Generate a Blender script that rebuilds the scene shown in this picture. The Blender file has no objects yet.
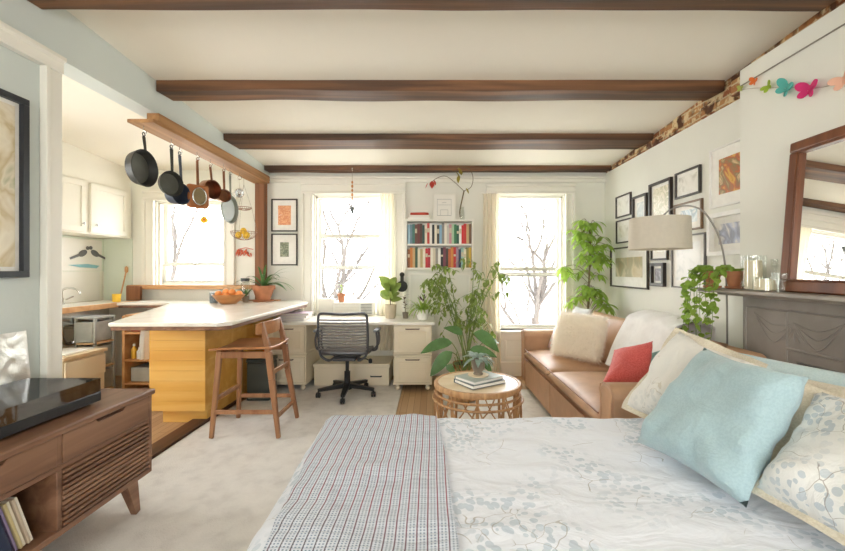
import bpy, math, random
from math import sin, cos, pi, radians as R, sqrt, atan2
from mathutils import Vector as V, Matrix, Euler, noise
sc = bpy.context.scene
col = sc.collection
rnd = random.Random(7)
CH = 1.28            # camera height
YB = 4.85            # back wall
XL, XR = -1.98, 2.085
def ceil_z(y): return 2.49 + .072 * (YB - y)
def lin(h):
    h = h.lstrip('#'); o = []
    for i in (0, 2, 4):
        c = int(h[i:i+2], 16) / 255
        o.append(c / 12.92 if c <= .04045 else ((c + .055) / 1.055) ** 2.4)
    return (*o, 1)

# ---------------------------------------------------------------- materials
def new_mat(name):
    m = bpy.data.materials.new(name); m.use_nodes = True
    nt = m.node_tree; return m, nt, nt.nodes['Principled BSDF']
def coord(nt, scale=(1, 1, 1), rot=(0, 0, 0)):
    tc = nt.nodes.new('ShaderNodeTexCoord'); mp = nt.nodes.new('ShaderNodeMapping')
    mp.inputs['Scale'].default_value = scale; mp.inputs['Rotation'].default_value = rot
    nt.links.new(tc.outputs['Object'], mp.inputs[0]); return mp.outputs[0]
def noise_t(nt, vec, scale, detail=4, dist=0):
    n = nt.nodes.new('ShaderNodeTexNoise'); n.inputs['Scale'].default_value = scale
    n.inputs['Detail'].default_value = detail; n.inputs['Distortion'].default_value = dist
    nt.links.new(vec, n.inputs['Vector']); return n.outputs['Fac']
def ramp(nt, fac, stops):
    r = nt.nodes.new('ShaderNodeValToRGB'); e = r.color_ramp.elements
    while len(e) < len(stops): e.new(.5)
    for i, (p, c) in enumerate(stops): e[i].position = p; e[i].color = c
    nt.links.new(fac, r.inputs[0]); return r.outputs[0]
def bump(nt, b, h, strength=.3, dist=.01):
    n = nt.nodes.new('ShaderNodeBump'); n.inputs['Strength'].default_value = strength; n.inputs['Distance'].default_value = dist
    nt.links.new(h, n.inputs['Height']); nt.links.new(n.outputs[0], b.inputs['Normal'])
def math_n(nt, op, a, b=0.0, c=None):
    n = nt.nodes.new('ShaderNodeMath'); n.operation = op
    for i, x in enumerate((a, b, c)):
        if x is None: continue
        if hasattr(x, 'links'): nt.links.new(x, n.inputs[i])
        else: n.inputs[i].default_value = x
    return n.outputs[0]
def mix_c(nt, fac, a, b):
    n = nt.nodes.new('ShaderNodeMix'); n.data_type = 'RGBA'
    for i, x in ((0, fac), (6, a), (7, b)):
        if hasattr(x, 'links'): nt.links.new(x, n.inputs[i])
        else: n.inputs[i].default_value = x
    return n.outputs[2]
def plain(name, c, rough=.6, metal=0, var=.12, vs=6, bs=0, bd=.004, spec=.5, sheen=0, trans=0):
    m, nt, b = new_mat(name); v = coord(nt)
    cc = lin(c); d = tuple(x * (1 - var) for x in cc[:3]) + (1,)
    f = noise_t(nt, v, vs)
    nt.links.new(ramp(nt, f, [(.35, d), (.65, cc)]), b.inputs['Base Color'])
    b.inputs['Roughness'].default_value = rough; b.inputs['Metallic'].default_value = metal
    b.inputs['Specular IOR Level'].default_value = spec
    if sheen: b.inputs['Sheen Weight'].default_value = sheen
    if bs: bump(nt, b, noise_t(nt, v, bs, 6), .35, bd)
    if trans:
        t = nt.nodes.new('ShaderNodeBsdfTranslucent'); t.inputs[0].default_value = cc
        mx = nt.nodes.new('ShaderNodeMixShader'); mx.inputs[0].default_value = trans
        nt.links.new(b.outputs[0], mx.inputs[1]); nt.links.new(t.outputs[0], mx.inputs[2])
        nt.links.new(mx.outputs[0], nt.nodes['Material Output'].inputs[0])
    return m
def wood(name, c1, c2, axis='x', scale=14, rough=.45, stretch=.07, bs=.25, c3=None):
    m, nt, b = new_mat(name)
    s = {'x': (stretch, 1, 1), 'y': (1, stretch, 1), 'z': (1, 1, stretch)}[axis]
    v = coord(nt, s)
    f = noise_t(nt, v, scale, 8, .6)
    st = [(.3, lin(c1)), (.7, lin(c2))]
    if c3: st.insert(1, (.5, lin(c3)))
    nt.links.new(ramp(nt, f, st), b.inputs['Base Color'])
    b.inputs['Roughness'].default_value = rough
    if bs: bump(nt, b, noise_t(nt, v, scale * 3, 6), bs, .004)
    return m
def glass_mat(name, fac=.06, tint=(1, 1, 1, 1), rough=0.02):
    m = bpy.data.materials.new(name); m.use_nodes = True; nt = m.node_tree; nt.nodes.clear()
    o = nt.nodes.new('ShaderNodeOutputMaterial'); t = nt.nodes.new('ShaderNodeBsdfTransparent'); g = nt.nodes.new('ShaderNodeBsdfGlossy')
    t.inputs[0].default_value = tint; g.inputs['Roughness'].default_value = rough
    mx = nt.nodes.new('ShaderNodeMixShader'); mx.inputs[0].default_value = fac
    nt.links.new(t.outputs[0], mx.inputs[1]); nt.links.new(g.outputs[0], mx.inputs[2]); nt.links.new(mx.outputs[0], o.inputs[0])
    return m
M = {}
M['wall'] = plain('wall_paint', '#ebebe2', .7, var=.03, vs=2, bs=30, bd=.002)
M['wall_grey'] = plain('wall_paint_cool', '#d3dbd8', .7, var=.03, vs=2, bs=30, bd=.002)
M['ceiling'] = plain('ceiling_paint', '#e9e4d8', .8, var=.02, vs=1.5, bs=20, bd=.003)
M['white'] = plain('white_gloss_paint', '#efede4', .4, var=.02, vs=3)
M['kitchen'] = plain('kitchen_paint', '#f1eee4', .6, var=.02, vs=3)
M['mint'] = plain('mint_paint', '#dde6d8', .6, var=.03, vs=3)
M['beam'] = wood('old_beam_wood', '#33241a', '#8f6340', 'x', 11, .6, .05, .8, '#60412b')
M['beam_y'] = wood('reclaimed_beam_wood', '#7a522f', '#b98a58', 'y', 12, .6, .05, .6)
M['post'] = wood('post_wood', '#6f452a', '#a36d45', 'z', 12, .6, .05, .5)
M['pine'] = wood('golden_pine', '#d39a45', '#e8bd6c', 'x', 8, .4, .06, .1, '#dca851')
M['ledge'] = wood('orange_ledge_wood', '#b98350', '#dcae7c', 'x', 8, .45, .06, .1)
M['walnut'] = wood('walnut', '#6b4a37', '#967158', 'y', 16, .42, .05, .12, '#805c45')
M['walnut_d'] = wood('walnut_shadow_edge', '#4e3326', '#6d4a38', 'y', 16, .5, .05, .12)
M['stoolwood'] = wood('stool_wood', '#84573a', '#ae805b', 'z', 14, .4, .06, .1)
M['stoolseat'] = wood('stool_seat_wood', '#a0683f', '#c48e60', 'x', 14, .35, .06, .05)
M['dark_strip'] = wood('dark_threshold_wood', '#40281b', '#6d4630', 'y', 14, .5, .05, .2)
M['oak'] = wood('pale_oak', '#e2c9a2', '#f0dfc2', 'x', 10, .35, .08, .05)
M['rattan'] = wood('rattan_cane', '#a97b4e', '#d3aa7b', 'z', 30, .5, .2, .2)
M['mirrorwood'] = wood('mirror_frame_wood', '#5f3522', '#85502f', 'z', 14, .35, .05, .1)
M['bowlwood'] = wood('bowl_wood', '#9a6236', '#c08a56', 'x', 14, .45, .1, .1)
M['black'] = plain('black_plastic', '#26282a', .4, var=.1)
M['iron'] = plain('cast_iron', '#3a3b38', .5, var=.25, vs=14, bs=60, bd=.001, metal=.3)
M['iron_in'] = plain('worn_pan_inside', '#5e605a', .45, var=.2, vs=10, metal=.3)
M['steel'] = plain('brushed_steel', '#c9cbca', .25, metal=1, var=.08)
M['chrome'] = plain('chrome', '#d8d8d6', .12, metal=1, var=.02)
M['copper'] = plain('aged_copper', '#9a6b50', .3, metal=.85, var=.3, vs=12)
M['terracotta'] = plain('terracotta', '#c4845f', .8, var=.18, vs=14, bs=40, bd=.001)
M['soil'] = plain('soil', '#4a382b', .95, var=.4, vs=60, bs=90, bd=.004)
M['leaf'] = plain('leaf_green', '#95ab58', .45, var=.35, vs=14, trans=.3)
M['leaf_l'] = plain('leaf_bright_green', '#a2c256', .42, var=.3, vs=14, trans=.4)
M['leaf_d'] = plain('leaf_deep_green', '#668f55', .4, var=.35, vs=14, trans=.25)
M['leaf_s'] = plain('leaf_silver_green', '#a8c0b2', .4, var=.5, vs=30, trans=.2)
M['leaf_o'] = plain('leaf_olive', '#a8993e', .5, var=.3, vs=14, trans=.3)
M['leaf_r'] = plain('leaf_red', '#c9483a', .5, var=.3, vs=14, trans=.3)
M['leaf_m'] = plain('leaf_maroon', '#5b3f3a', .5, var=.3, vs=14)
M['stem'] = plain('stem_brown', '#7a6a48', .7, var=.3, vs=30)
M['stem_g'] = plain('stem_green', '#7d9350', .6, var=.2, vs=30)
M['white_ceramic'] = plain('white_ceramic', '#f1efe9', .25, var=.02)
M['beige_ceramic'] = plain('beige_ceramic', '#cdbfa5', .6, var=.08, vs=10)
M['grey_ceramic'] = plain('grey_brown_ceramic', '#8d8171', .35, var=.3, vs=10)
M['cream_paint'] = plain('cream_cabinet_paint', '#ebe0c8', .45, var=.03, vs=4)
M['deskw'] = plain('desk_white', '#f0ece2', .3, var=.02)
M['chair_g'] = plain('chair_grey_tube', '#55565a', .4, var=.06, metal=.4)
M['cord'] = plain('chair_cord', '#7d7977', .6, var=.1, vs=30)
M['wax'] = plain('candle_wax', '#f0e3c4', .5, var=.03, spec=.4)
M['sash'] = plain('sash_paint', '#d3d1c9', .5, var=.02)
M['paper'] = plain('paper_white', '#f3f1ea', .7, var=.02)
M['clear'] = glass_mat('clear_glass', .07, (.96, .97, .96, 1))
M['pane'] = glass_mat('window_glass', .04, (1, 1, 1, 1))
M['smoke'] = glass_mat('smoked_acrylic', .24, (.42, .43, .45, 1), .03)
M['mirror'] = plain('mirror_silver', '#f4f4f2', .01, metal=1, var=.0)
M['surround'] = plain('grey_slate', '#938b84', .38, var=.25, vs=5, bs=14, bd=.002)
M['mantel'] = plain('mantel_grey', '#a49c92', .4, var=.2, vs=8)
M['shade'] = plain('lamp_linen', '#e4ddce', .8, var=.05, vs=40, bs=200, bd=.0006, trans=.25)
M['curtain'] = plain('sheer_curtain', '#f6f0df', .8, var=.03, vs=20, trans=.22)
M['towel'] = plain('white_towel', '#f2efe8', .9, var=.04, vs=40, bs=150, bd=.002)
M['aqua_towel'] = plain('aqua_towel', '#a9cfd2', .9, var=.08, vs=40)
M['rope'] = plain('garland_string', '#b8ada0', .8)
M['plastic_clear'] = plain('frosted_plastic', '#b9bcb8', .3, var=.2, vs=8)
M['orange'] = plain('orange_peel', '#ef9a52', .5, var=.15, vs=20, bs=120, bd=.001)
M['yellow'] = plain('yellow', '#eec23c', .6, var=.1)
M['red'] = plain('red_glaze', '#c8442f', .6, var=.2)
M['white_wash'] = plain('pale_facade', '#e8e2d8', .8, var=.05, vs=1)
M['bark'] = plain('grey_bark', '#4b4540', .9, var=.2, vs=10)

# brick strip on the right wall
def brick():
    m, nt, b = new_mat('exposed_brick')
    tc = nt.nodes.new('ShaderNodeTexCoord'); sp = nt.nodes.new('ShaderNodeSeparateXYZ'); cb = nt.nodes.new('ShaderNodeCombineXYZ')
    nt.links.new(tc.outputs['Object'], sp.inputs[0]); nt.links.new(sp.outputs[1], cb.inputs[0]); nt.links.new(sp.outputs[2], cb.inputs[1])
    br = nt.nodes.new('ShaderNodeTexBrick'); br.inputs['Scale'].default_value = 1
    br.inputs['Brick Width'].default_value = .2; br.inputs['Row Height'].default_value = .06; br.inputs['Mortar Size'].default_value = .006
    br.inputs['Color1'].default_value = lin('#8f5231'); br.inputs['Color2'].default_value = lin('#b98a58'); br.inputs['Mortar'].default_value = lin('#c9b795')
    nt.links.new(cb.outputs[0], br.inputs['Vector'])
    f = noise_t(nt, tc.outputs['Object'], 16, 6)
    c = mix_c(nt, ramp(nt, f, [(.5, (0, 0, 0, 1)), (.58, (1, 1, 1, 1))]), br.outputs['Color'], lin('#d8c39a'))
    f2 = noise_t(nt, tc.outputs['Object'], 9, 6)
    c = mix_c(nt, ramp(nt, f2, [(.5, (0, 0, 0, 1)), (.6, (1, 1, 1, 1))]), c, lin('#5b3a26'))
    nt.links.new(c, b.inputs['Base Color']); b.inputs['Roughness'].default_value = .9
    bump(nt, b, f, .8, .02); return m
M['brick'] = brick()
def oak_floor():
    m, nt, b = new_mat('oak_plank_floor')
    v = coord(nt, (1, 1, 1), (0, 0, pi / 2))
    br = nt.nodes.new('ShaderNodeTexBrick'); nt.links.new(v, br.inputs['Vector'])
    br.inputs['Scale'].default_value = 1; br.inputs['Brick Width'].default_value = .9; br.inputs['Row Height'].default_value = .06; br.inputs['Mortar Size'].default_value = .0015
    br.inputs['Color1'].default_value = lin('#bb9670'); br.inputs['Color2'].default_value = lin('#cfae86'); br.inputs['Mortar'].default_value = lin('#7a5b3e')
    f = noise_t(nt, coord(nt, (1, .07, 1)), 25, 6)
    c = mix_c(nt, math_n(nt, 'MULTIPLY', f, .35), br.outputs['Color'], lin('#8f6d4a'))
    nt.links.new(c, b.inputs['Base Color']); b.inputs['Roughness'].default_value = .45; return m
M['floor'] = oak_floor()
def carpet(name, a, bcol, c3):
    m, nt, b = new_mat(name); v = coord(nt)
    f = noise_t(nt, v, 9, 10, .3); g = noise_t(nt, v, 60, 6)
    c = ramp(nt, f, [(.3, lin(a)), (.5, lin(bcol)), (.75, lin(c3))])
    c = mix_c(nt, math_n(nt, 'MULTIPLY', g, .4), c, lin(a))
    nt.links.new(c, b.inputs['Base Color']); b.inputs['Roughness'].default_value = .95
    b.inputs['Sheen Weight'].default_value = .2
    bump(nt, b, noise_t(nt, v, 160, 3), .6, .006); return m
M['carpet'] = carpet('cream_carpet', '#cfcac4', '#e0dcd6', '#e9e5df')
M['rug2'] = carpet('pale_rug', '#cfc9be', '#e6e1d8', '#efebe3')
def weave(name, base, c2, sc_=160):
    m, nt, b = new_mat(name); v = coord(nt)
    nt.links.new(ramp(nt, noise_t(nt, v, sc_, 2), [(.4, lin(base)), (.6, lin(c2))]), b.inputs['Base Color'])
    b.inputs['Roughness'].default_value = .9; b.inputs['Sheen Weight'].default_value = .25
    bump(nt, b, math_n(nt, 'ADD', math_n(nt, 'MULTIPLY', noise_t(nt, v, sc_ * 2, 2), .08), noise_t(nt, coord(nt, (1, 1, 1.8)), 6, 3, 1.6)), .5, .02); return m
M['teal'] = weave('duck_egg_cotton', '#a2bbc1', '#abc3c8')
M['paleblue'] = weave('pale_blue_cotton', '#bdd3d8', '#c6dade')
M['coral'] = weave('coral_velvet', '#cd5350', '#dc6a62')
M['sage'] = weave('sage_velvet', '#7ba6a0', '#8fb6ae')
M['fur'] = plain('cream_fur', '#fffaf0', .9, var=.04, vs=30, sheen=.3, trans=.3)
M['fur_w'] = plain('white_throw', '#f1efec', .9, var=.05, vs=20, bs=25, bd=.015, sheen=.3)
M['leather'] = plain('tan_leather', '#c9a07e', .5, var=.16, vs=7, bs=90, bd=.001)
M['leather_d'] = plain('tan_leather_seam', '#8d5a36', .5, var=.1)
def blossom(name, base, sc_=1.0, blue='#9fb4c4', branch='#8f8577', fab=.9, th=.46):
    m, nt, b = new_mat(name); v = coord(nt)
    wv = nt.nodes.new('ShaderNodeVectorMath'); wv.operation = 'ADD'
    nn = nt.nodes.new('ShaderNodeTexNoise'); nn.inputs['Scale'].default_value = 5; nt.links.new(v, nn.inputs['Vector'])
    s2 = nt.nodes.new('ShaderNodeVectorMath'); s2.operation = 'SCALE'; s2.inputs['Scale'].default_value = .22
    nt.links.new(nn.outputs['Color'], s2.inputs[0]); nt.links.new(v, wv.inputs[0]); nt.links.new(s2.outputs[0], wv.inputs[1])
    wv2 = nt.nodes.new('ShaderNodeVectorMath'); wv2.operation = 'ADD'; s3 = nt.nodes.new('ShaderNodeVectorMath'); s3.operation = 'SCALE'; s3.inputs['Scale'].default_value = .04
    nt.links.new(nn.outputs['Color'], s3.inputs[0]); nt.links.new(v, wv2.inputs[0]); nt.links.new(s3.outputs[0], wv2.inputs[1])
    vo = nt.nodes.new('ShaderNodeTexVoronoi'); vo.inputs['Scale'].default_value = 42 / sc_; nt.links.new(wv2.outputs[0], vo.inputs['Vector'])
    spot = math_n(nt, 'LESS_THAN', vo.outputs['Distance'], .5)
    msk = ramp(nt, noise_t(nt, v, 3.2 / sc_, 1), [(th, (0, 0, 0, 1)), (th + .12, (1, 1, 1, 1))])
    rnd_ = nt.nodes.new('ShaderNodeSeparateColor'); nt.links.new(vo.outputs['Color'], rnd_.inputs[0])
    sel = math_n(nt, 'GREATER_THAN', rnd_.outputs[0], .25)
    s = math_n(nt, 'MULTIPLY', math_n(nt, 'MULTIPLY', spot, msk), sel)
    ve = nt.nodes.new('ShaderNodeTexVoronoi'); ve.feature = 'DISTANCE_TO_EDGE'; ve.inputs['Scale'].default_value = 8 / sc_; nt.links.new(wv.outputs[0], ve.inputs['Vector'])
    line = math_n(nt, 'LESS_THAN', ve.outputs['Distance'], .007)
    mk2 = ramp(nt, noise_t(nt, v, 4.1 / sc_, 1), [(.53, (0, 0, 0, 1)), (.55, (1, 1, 1, 1))])
    l = math_n(nt, 'MULTIPLY', line, mk2)
    c = mix_c(nt, math_n(nt, 'MULTIPLY', s, .5), lin(base), lin(blue))
    c = mix_c(nt, math_n(nt, 'MULTIPLY', l, .55), c, lin(branch))
    nt.links.new(c, b.inputs['Base Color']); b.inputs['Roughness'].default_value = fab; b.inputs['Sheen Weight'].default_value = .2
    bump(nt, b, noise_t(nt, coord(nt, (1, 1.9, 1)), 5, 5, 1.2), .4, .04); return m
M['duvet'] = blossom('blossom_print_duvet', '#e6eaf3')
M['pillow_blossom'] = blossom('blossom_print_pillowcase', '#e2e2df', .85, '#8fa5b6', '#7a6a58', th=.45)
M['pillow_cream'] = blossom('cream_print_pillowcase', '#e4e2dc', .8, '#c6c8c6', '#b5aa94', th=.5)
M['beige'] = weave('beige_pillowcase', '#d0c6b0', '#dcd3c0')
def throw_mat():
    m, nt, b = new_mat('striped_woven_throw'); v = coord(nt)
    wob = nt.nodes.new('ShaderNodeSeparateXYZ'); nt.links.new(v, wob.inputs[0])
    nz = noise_t(nt, v, 3, 2)
    x = math_n(nt, 'ADD', wob.outputs[0], math_n(nt, 'MULTIPLY', nz, .01))
    fx = math_n(nt, 'FRACT', math_n(nt, 'MULTIPLY', x, 1 / .027))
    stripe = math_n(nt, 'LESS_THAN', fx, .12)
    fy = math_n(nt, 'FRACT', math_n(nt, 'MULTIPLY', wob.outputs[1], 1 / .026))
    cross = math_n(nt, 'LESS_THAN', fy, .16)
    fx3 = math_n(nt, 'FRACT', math_n(nt, 'MULTIPLY', x, 3 / .027)); fy3 = math_n(nt, 'FRACT', math_n(nt, 'MULTIPLY', wob.outputs[1], 3 / .027))
    dash = math_n(nt, 'MULTIPLY', math_n(nt, 'LESS_THAN', fx3, .5), math_n(nt, 'LESS_THAN', fy3, .5))
    base = mix_c(nt, dash, lin('#d8dde7'), lin('#8796ab'))
    base = mix_c(nt, math_n(nt, 'MULTIPLY', cross, .3), base, lin('#8a9099'))
    var = ramp(nt, noise_t(nt, coord(nt, (.4, 2, 1)), 1.5, 2), [(.4, lin('#5f5560')), (.5, lin('#943f52'))])
    c = mix_c(nt, math_n(nt, 'MULTIPLY', stripe, .9), base, var)
    nt.links.new(c, b.inputs['Base Color']); b.inputs['Roughness'].default_value = .95
    bump(nt, b, math_n(nt, 'ADD', math_n(nt, 'MULTIPLY', dash, .25), math_n(nt, 'MULTIPLY', noise_t(nt, coord(nt, (1, 1.7, 1)), 6, 4, .8), 2.5)), .45, .014); return m
M['throw'] = throw_mat()
def art(name, cols, sc_=9, th=None):
    m, nt, b = new_mat(name)
    f = noise_t(nt, coord(nt), sc_, 3, 1.5)
    n = len(cols)
    nt.links.new(ramp(nt, f, [(.3 + .4 * i / (n - 1), lin(c)) for i, c in enumerate(cols)]), b.inputs['Base Color'])
    b.inputs['Roughness'].default_value = .35; return m
def dyn(c, rough=.6):
    k = 'dyn' + c + str(rough)
    if k not in M: M[k] = plain('tint_' + c.strip('#'), c, rough, var=.06, vs=25)
    return M[k]

# ---------------------------------------------------------------- geometry
ORG = {}
class MB:
    def __init__(s): s.v = []; s.f = []; s.m = []; s.mi = 0
    def add(s, vs, fs):
        o = len(s.v); s.v += [V(p) for p in vs]
        for f in fs: s.f.append([i + o for i in f]); s.m.append(s.mi)
        return s
    def box(s, x0, x1, y0, y1, z0, z1):
        vs = [(x, y, z) for x in (x0, x1) for y in (y0, y1) for z in (z0, z1)]
        return s.add(vs, [(0, 1, 3, 2), (4, 6, 7, 5), (0, 4, 5, 1), (2, 3, 7, 6), (0, 2, 6, 4), (1, 5, 7, 3)])
    def obox(s, c, size, eul=(0, 0, 0)):
        m = Euler(eul).to_matrix(); h = [x / 2 for x in size]
        vs = [V(c) + m @ V((x * h[0], y * h[1], z * h[2])) for x in (-1, 1) for y in (-1, 1) for z in (-1, 1)]
        return s.add(vs, [(0, 1, 3, 2), (4, 6, 7, 5), (0, 4, 5, 1), (2, 3, 7, 6), (0, 2, 6, 4), (1, 5, 7, 3)])
    def bar(s, p, q, w, h, w2=None, h2=None, up=(0, 0, 1)):
        p, q = V(p), V(q); d = (q - p).normalized(); u = V(up)
        if abs(d.dot(u)) > .97: u = V((0, 1, 0))
        a = d.cross(u).normalized(); b = a.cross(d).normalized()
        w2 = w if w2 is None else w2; h2 = h if h2 is None else h2
        vs = [p + a * w / 2 * i + b * h / 2 * j for i, j in ((-1, -1), (1, -1), (1, 1), (-1, 1))] + [q + a * w2 / 2 * i + b * h2 / 2 * j for i, j in ((-1, -1), (1, -1), (1, 1), (-1, 1))]
        return s.add(vs, [(3, 2, 1, 0), (4, 5, 6, 7), (0, 1, 5, 4), (1, 2, 6, 5), (2, 3, 7, 6), (3, 0, 4, 7)])
    def tube(s, pts, r, seg=8, closed=False):
        pts = [V(p) for p in pts]; n = len(pts); rr = r if isinstance(r, (list, tuple)) else [r] * n
        d0 = (pts[1] - pts[0]).normalized(); u = V((0, 0, 1)) if abs(d0.z) < .9 else V((1, 0, 0))
        a = d0.cross(u).normalized(); vs = []; fs = []
        for i, p in enumerate(pts):
            if closed: d = (pts[(i + 1) % n] - pts[i - 1]).normalized()
            else: d = (pts[min(i + 1, n - 1)] - pts[max(i - 1, 0)]).normalized()
            a = (a - d * a.dot(d)); a = a.normalized() if a.length > 1e-6 else d.orthogonal().normalized()
            b = d.cross(a)
            vs += [p + (a * cos(2 * pi * k / seg) + b * sin(2 * pi * k / seg)) * rr[i] for k in range(seg)]
        for i in range(n if closed else n - 1):
            j = (i + 1) % n
            for k in range(seg): fs.append((i * seg + k, i * seg + (k + 1) % seg, j * seg + (k + 1) % seg, j * seg + k))
        if not closed: fs += [tuple(range(seg))[::-1], tuple((n - 1) * seg + k for k in range(seg))]
        return s.add(vs, fs)
    def lathe(s, prof, c=(0, 0, 0), seg=24, axis='z', sq=0):
        vs = []; fs = []; n = len(prof); c = V(c)
        for r, z in prof:
            for k in range(seg):
                a = 2 * pi * k / seg; p = (r * cos(a), r * sin(a), z)
                if axis == 'y': p = (p[0], z, p[1])
                if axis == 'x': p = (z, p[0], p[1])
                vs.append(c + V(p))
        for i in range(n - 1):
            for k in range(seg): fs.append((i * seg + k, i * seg + (k + 1) % seg, (i + 1) * seg + (k + 1) % seg, (i + 1) * seg + k))
        fs += [tuple(range(seg))[::-1], tuple((n - 1) * seg + k for k in range(seg))]
        return s.add(vs, fs)
    def prism(s, poly, plane, a, b):
        def q(p, t): return {'xy': (p[0], p[1], t), 'xz': (p[0], t, p[1]), 'yz': (t, p[0], p[1])}[plane]
        n = len(poly)
        return s.add([q(p, a) for p in poly] + [q(p, b) for p in poly], [tuple(range(n))[::-1], tuple(range(n, 2 * n))] + [(i, (i + 1) % n, n + (i + 1) % n, n + i) for i in range(n)])
    def grid(s, fn, nu, nv):
        vs = [fn(i / nu, j / nv) for i in range(nu + 1) for j in range(nv + 1)]
        return s.add(vs, [(i * (nv + 1) + j, (i + 1) * (nv + 1) + j, (i + 1) * (nv + 1) + j + 1, i * (nv + 1) + j + 1) for i in range(nu) for j in range(nv)])
    def sphere(s, c, r, seg=12, sz=1):
        return s.lathe([(max(r * sin(pi * i / 8), .0008), -r * cos(pi * i / 8) * sz) for i in range(9)], c, seg)
    def leaf(s, base, d, L, W, droop=.3, n=5, fold=.15, pointy=1.0, up=(0, 0, 1)):
        base, d = V(base), V(d).normalized(); side = d.cross(V(up))
        side = side.normalized() if side.length > .05 else V((1, 0, 0))
        vs = []; p = base.copy(); dd = d.copy()
        for i in range(n + 1):
            t = i / n; w = W / 2 * (sin(pi * min(1, t ** .8 * .97 + .02)) ** pointy)
            upv = side.cross(dd).normalized()
            vs += [p - side * w + upv * fold * w, p.copy(), p + side * w + upv * fold * w]
            dd = (dd + V((0, 0, -droop / n))).normalized(); p = p + dd * (L / n)
        return s.add(vs, [f for i in range(n) for f in ((i * 3, i * 3 + 1, i * 3 + 4, i * 3 + 3), (i * 3 + 1, i * 3 + 2, i * 3 + 5, i * 3 + 4))])
    def build(s, name, mats, parent=None, loc=None, smooth=True, bevel=0, sub=0, fixn=True, ang=40):
        if not isinstance(mats, (list, tuple)): mats = [mats]
        me = bpy.data.meshes.new(name)
        if parent is not None: o0 = ORG[parent]
        else: o0 = V(loc) if loc is not None else V((0, 0, 0))
        me.from_pydata([p - o0 for p in s.v], [], s.f)
        for m in mats: me.materials.append(m)
        for p, k in zip(me.polygons, s.m): p.material_index = k
        if fixn:
            import bmesh
            bm = bmesh.new(); bm.from_mesh(me); bmesh.ops.recalc_face_normals(bm, faces=bm.faces); bm.to_mesh(me); bm.free()
        if smooth:
            me.shade_smooth(); me.set_sharp_from_angle(angle=R(ang))
        o = bpy.data.objects.new(name, me); col.objects.link(o)
        if parent is not None: o.parent = parent
        else: o.location = o0
        ORG[o] = o0
        if bevel:
            b = o.modifiers.new('bevel', 'BEVEL'); b.width = bevel; b.segments = 2; b.limit_method = 'ANGLE'
        if sub:
            b = o.modifiers.new('sub', 'SUBSURF'); b.levels = sub; b.render_levels = sub
        return o
def tag(o, label, cat, group=None, kind=None):
    o['label'] = label; o['category'] = cat
    if group: o['group'] = group
    if kind: o['kind'] = kind
    return o
def thing(name, label, cat, loc=(0, 0, 0), group=None):
    o = bpy.data.objects.new(name, None); col.objects.link(o); o.location = loc; o.empty_display_size = .05
    ORG[o] = V(loc); return tag(o, label, cat, group)
def struct(name, mb, mat, parent=None, **k):
    o = mb.build(name, mat, parent, **k)
    if parent is None: o['kind'] = 'structure'
    return o
def sroot(name, loc=(0, 0, 0)):
    o = bpy.data.objects.new(name, None); col.objects.link(o); o.location = loc; ORG[o] = V(loc); o['kind'] = 'structure'; return o
def copy_tree(o, parent=None):
    c = o.copy(); col.objects.link(c); c.parent = parent
    for ch in list(o.children): copy_tree(ch, c)
    return c
def bez(pts, n=16):
    pts = [V(p) for p in pts]; out = []
    P = [pts[0]] + pts + [pts[-1]]
    seg = len(pts) - 1; per = max(2, n // seg)
    for i in range(seg):
        a, b, c, d = P[i:i + 4]
        for k in range(per):
            t = k / per
            out.append(.5 * ((2 * b) + (c - a) * t + (2 * a - 5 * b + 4 * c - d) * t * t + (3 * b - a - 3 * c + d) * t ** 3))
    out.append(pts[-1]); return out
def pillow_mb(c00, c10, c11, c01, t=.07, n=16, seed=0, inset=.05, wr=.006):
    c00, c10, c11, c01 = map(V, (c00, c10, c11, c01))
    nrm = ((c10 - c00).cross(c01 - c00)).normalized(); ctr = (c00 + c10 + c11 + c01) / 4
    mb = MB()
    def pt(u, v, sgn):
        p = (c00 * (1 - u) + c10 * u) * (1 - v) + (c01 * (1 - u) + c11 * u) * v
        a, b = 2 * u - 1, 2 * v - 1
        pull = inset * 1.3 * ((1 - a * a) * abs(b) ** 3 + (1 - b * b) * abs(a) ** 3)
        p = p + (ctr - p) * pull
        h = t * max(0, (1 - a ** 4) * (1 - b ** 4)) ** .62
        e_ = min(1, h / t * 1.4); rad = atan2(b, a)
        w = e_ * (noise.noise(p * 7 + V((seed, 0, 0))) * wr * 1.6 + noise.noise(V((cos(rad) * 3.2, sin(rad) * 3.2, seed + sqrt(a * a + b * b) * .6))) * wr * 1.5 * min(1, a * a + b * b))
        return p + nrm * sgn * (h + (w if h > .01 else 0))
    mb.grid(lambda u, v: pt(u, v, 1), n, n); mb.grid(lambda u, v: pt(u, v, -1), n, n)
    return mb
def weld(o, d=.0006):
    import bmesh
    bm = bmesh.new(); bm.from_mesh(o.data); bmesh.ops.remove_doubles(bm, verts=bm.verts, dist=d)
    bmesh.ops.recalc_face_normals(bm, faces=bm.faces); bm.to_mesh(o.data); bm.free(); o.data.shade_smooth(); return o
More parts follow.
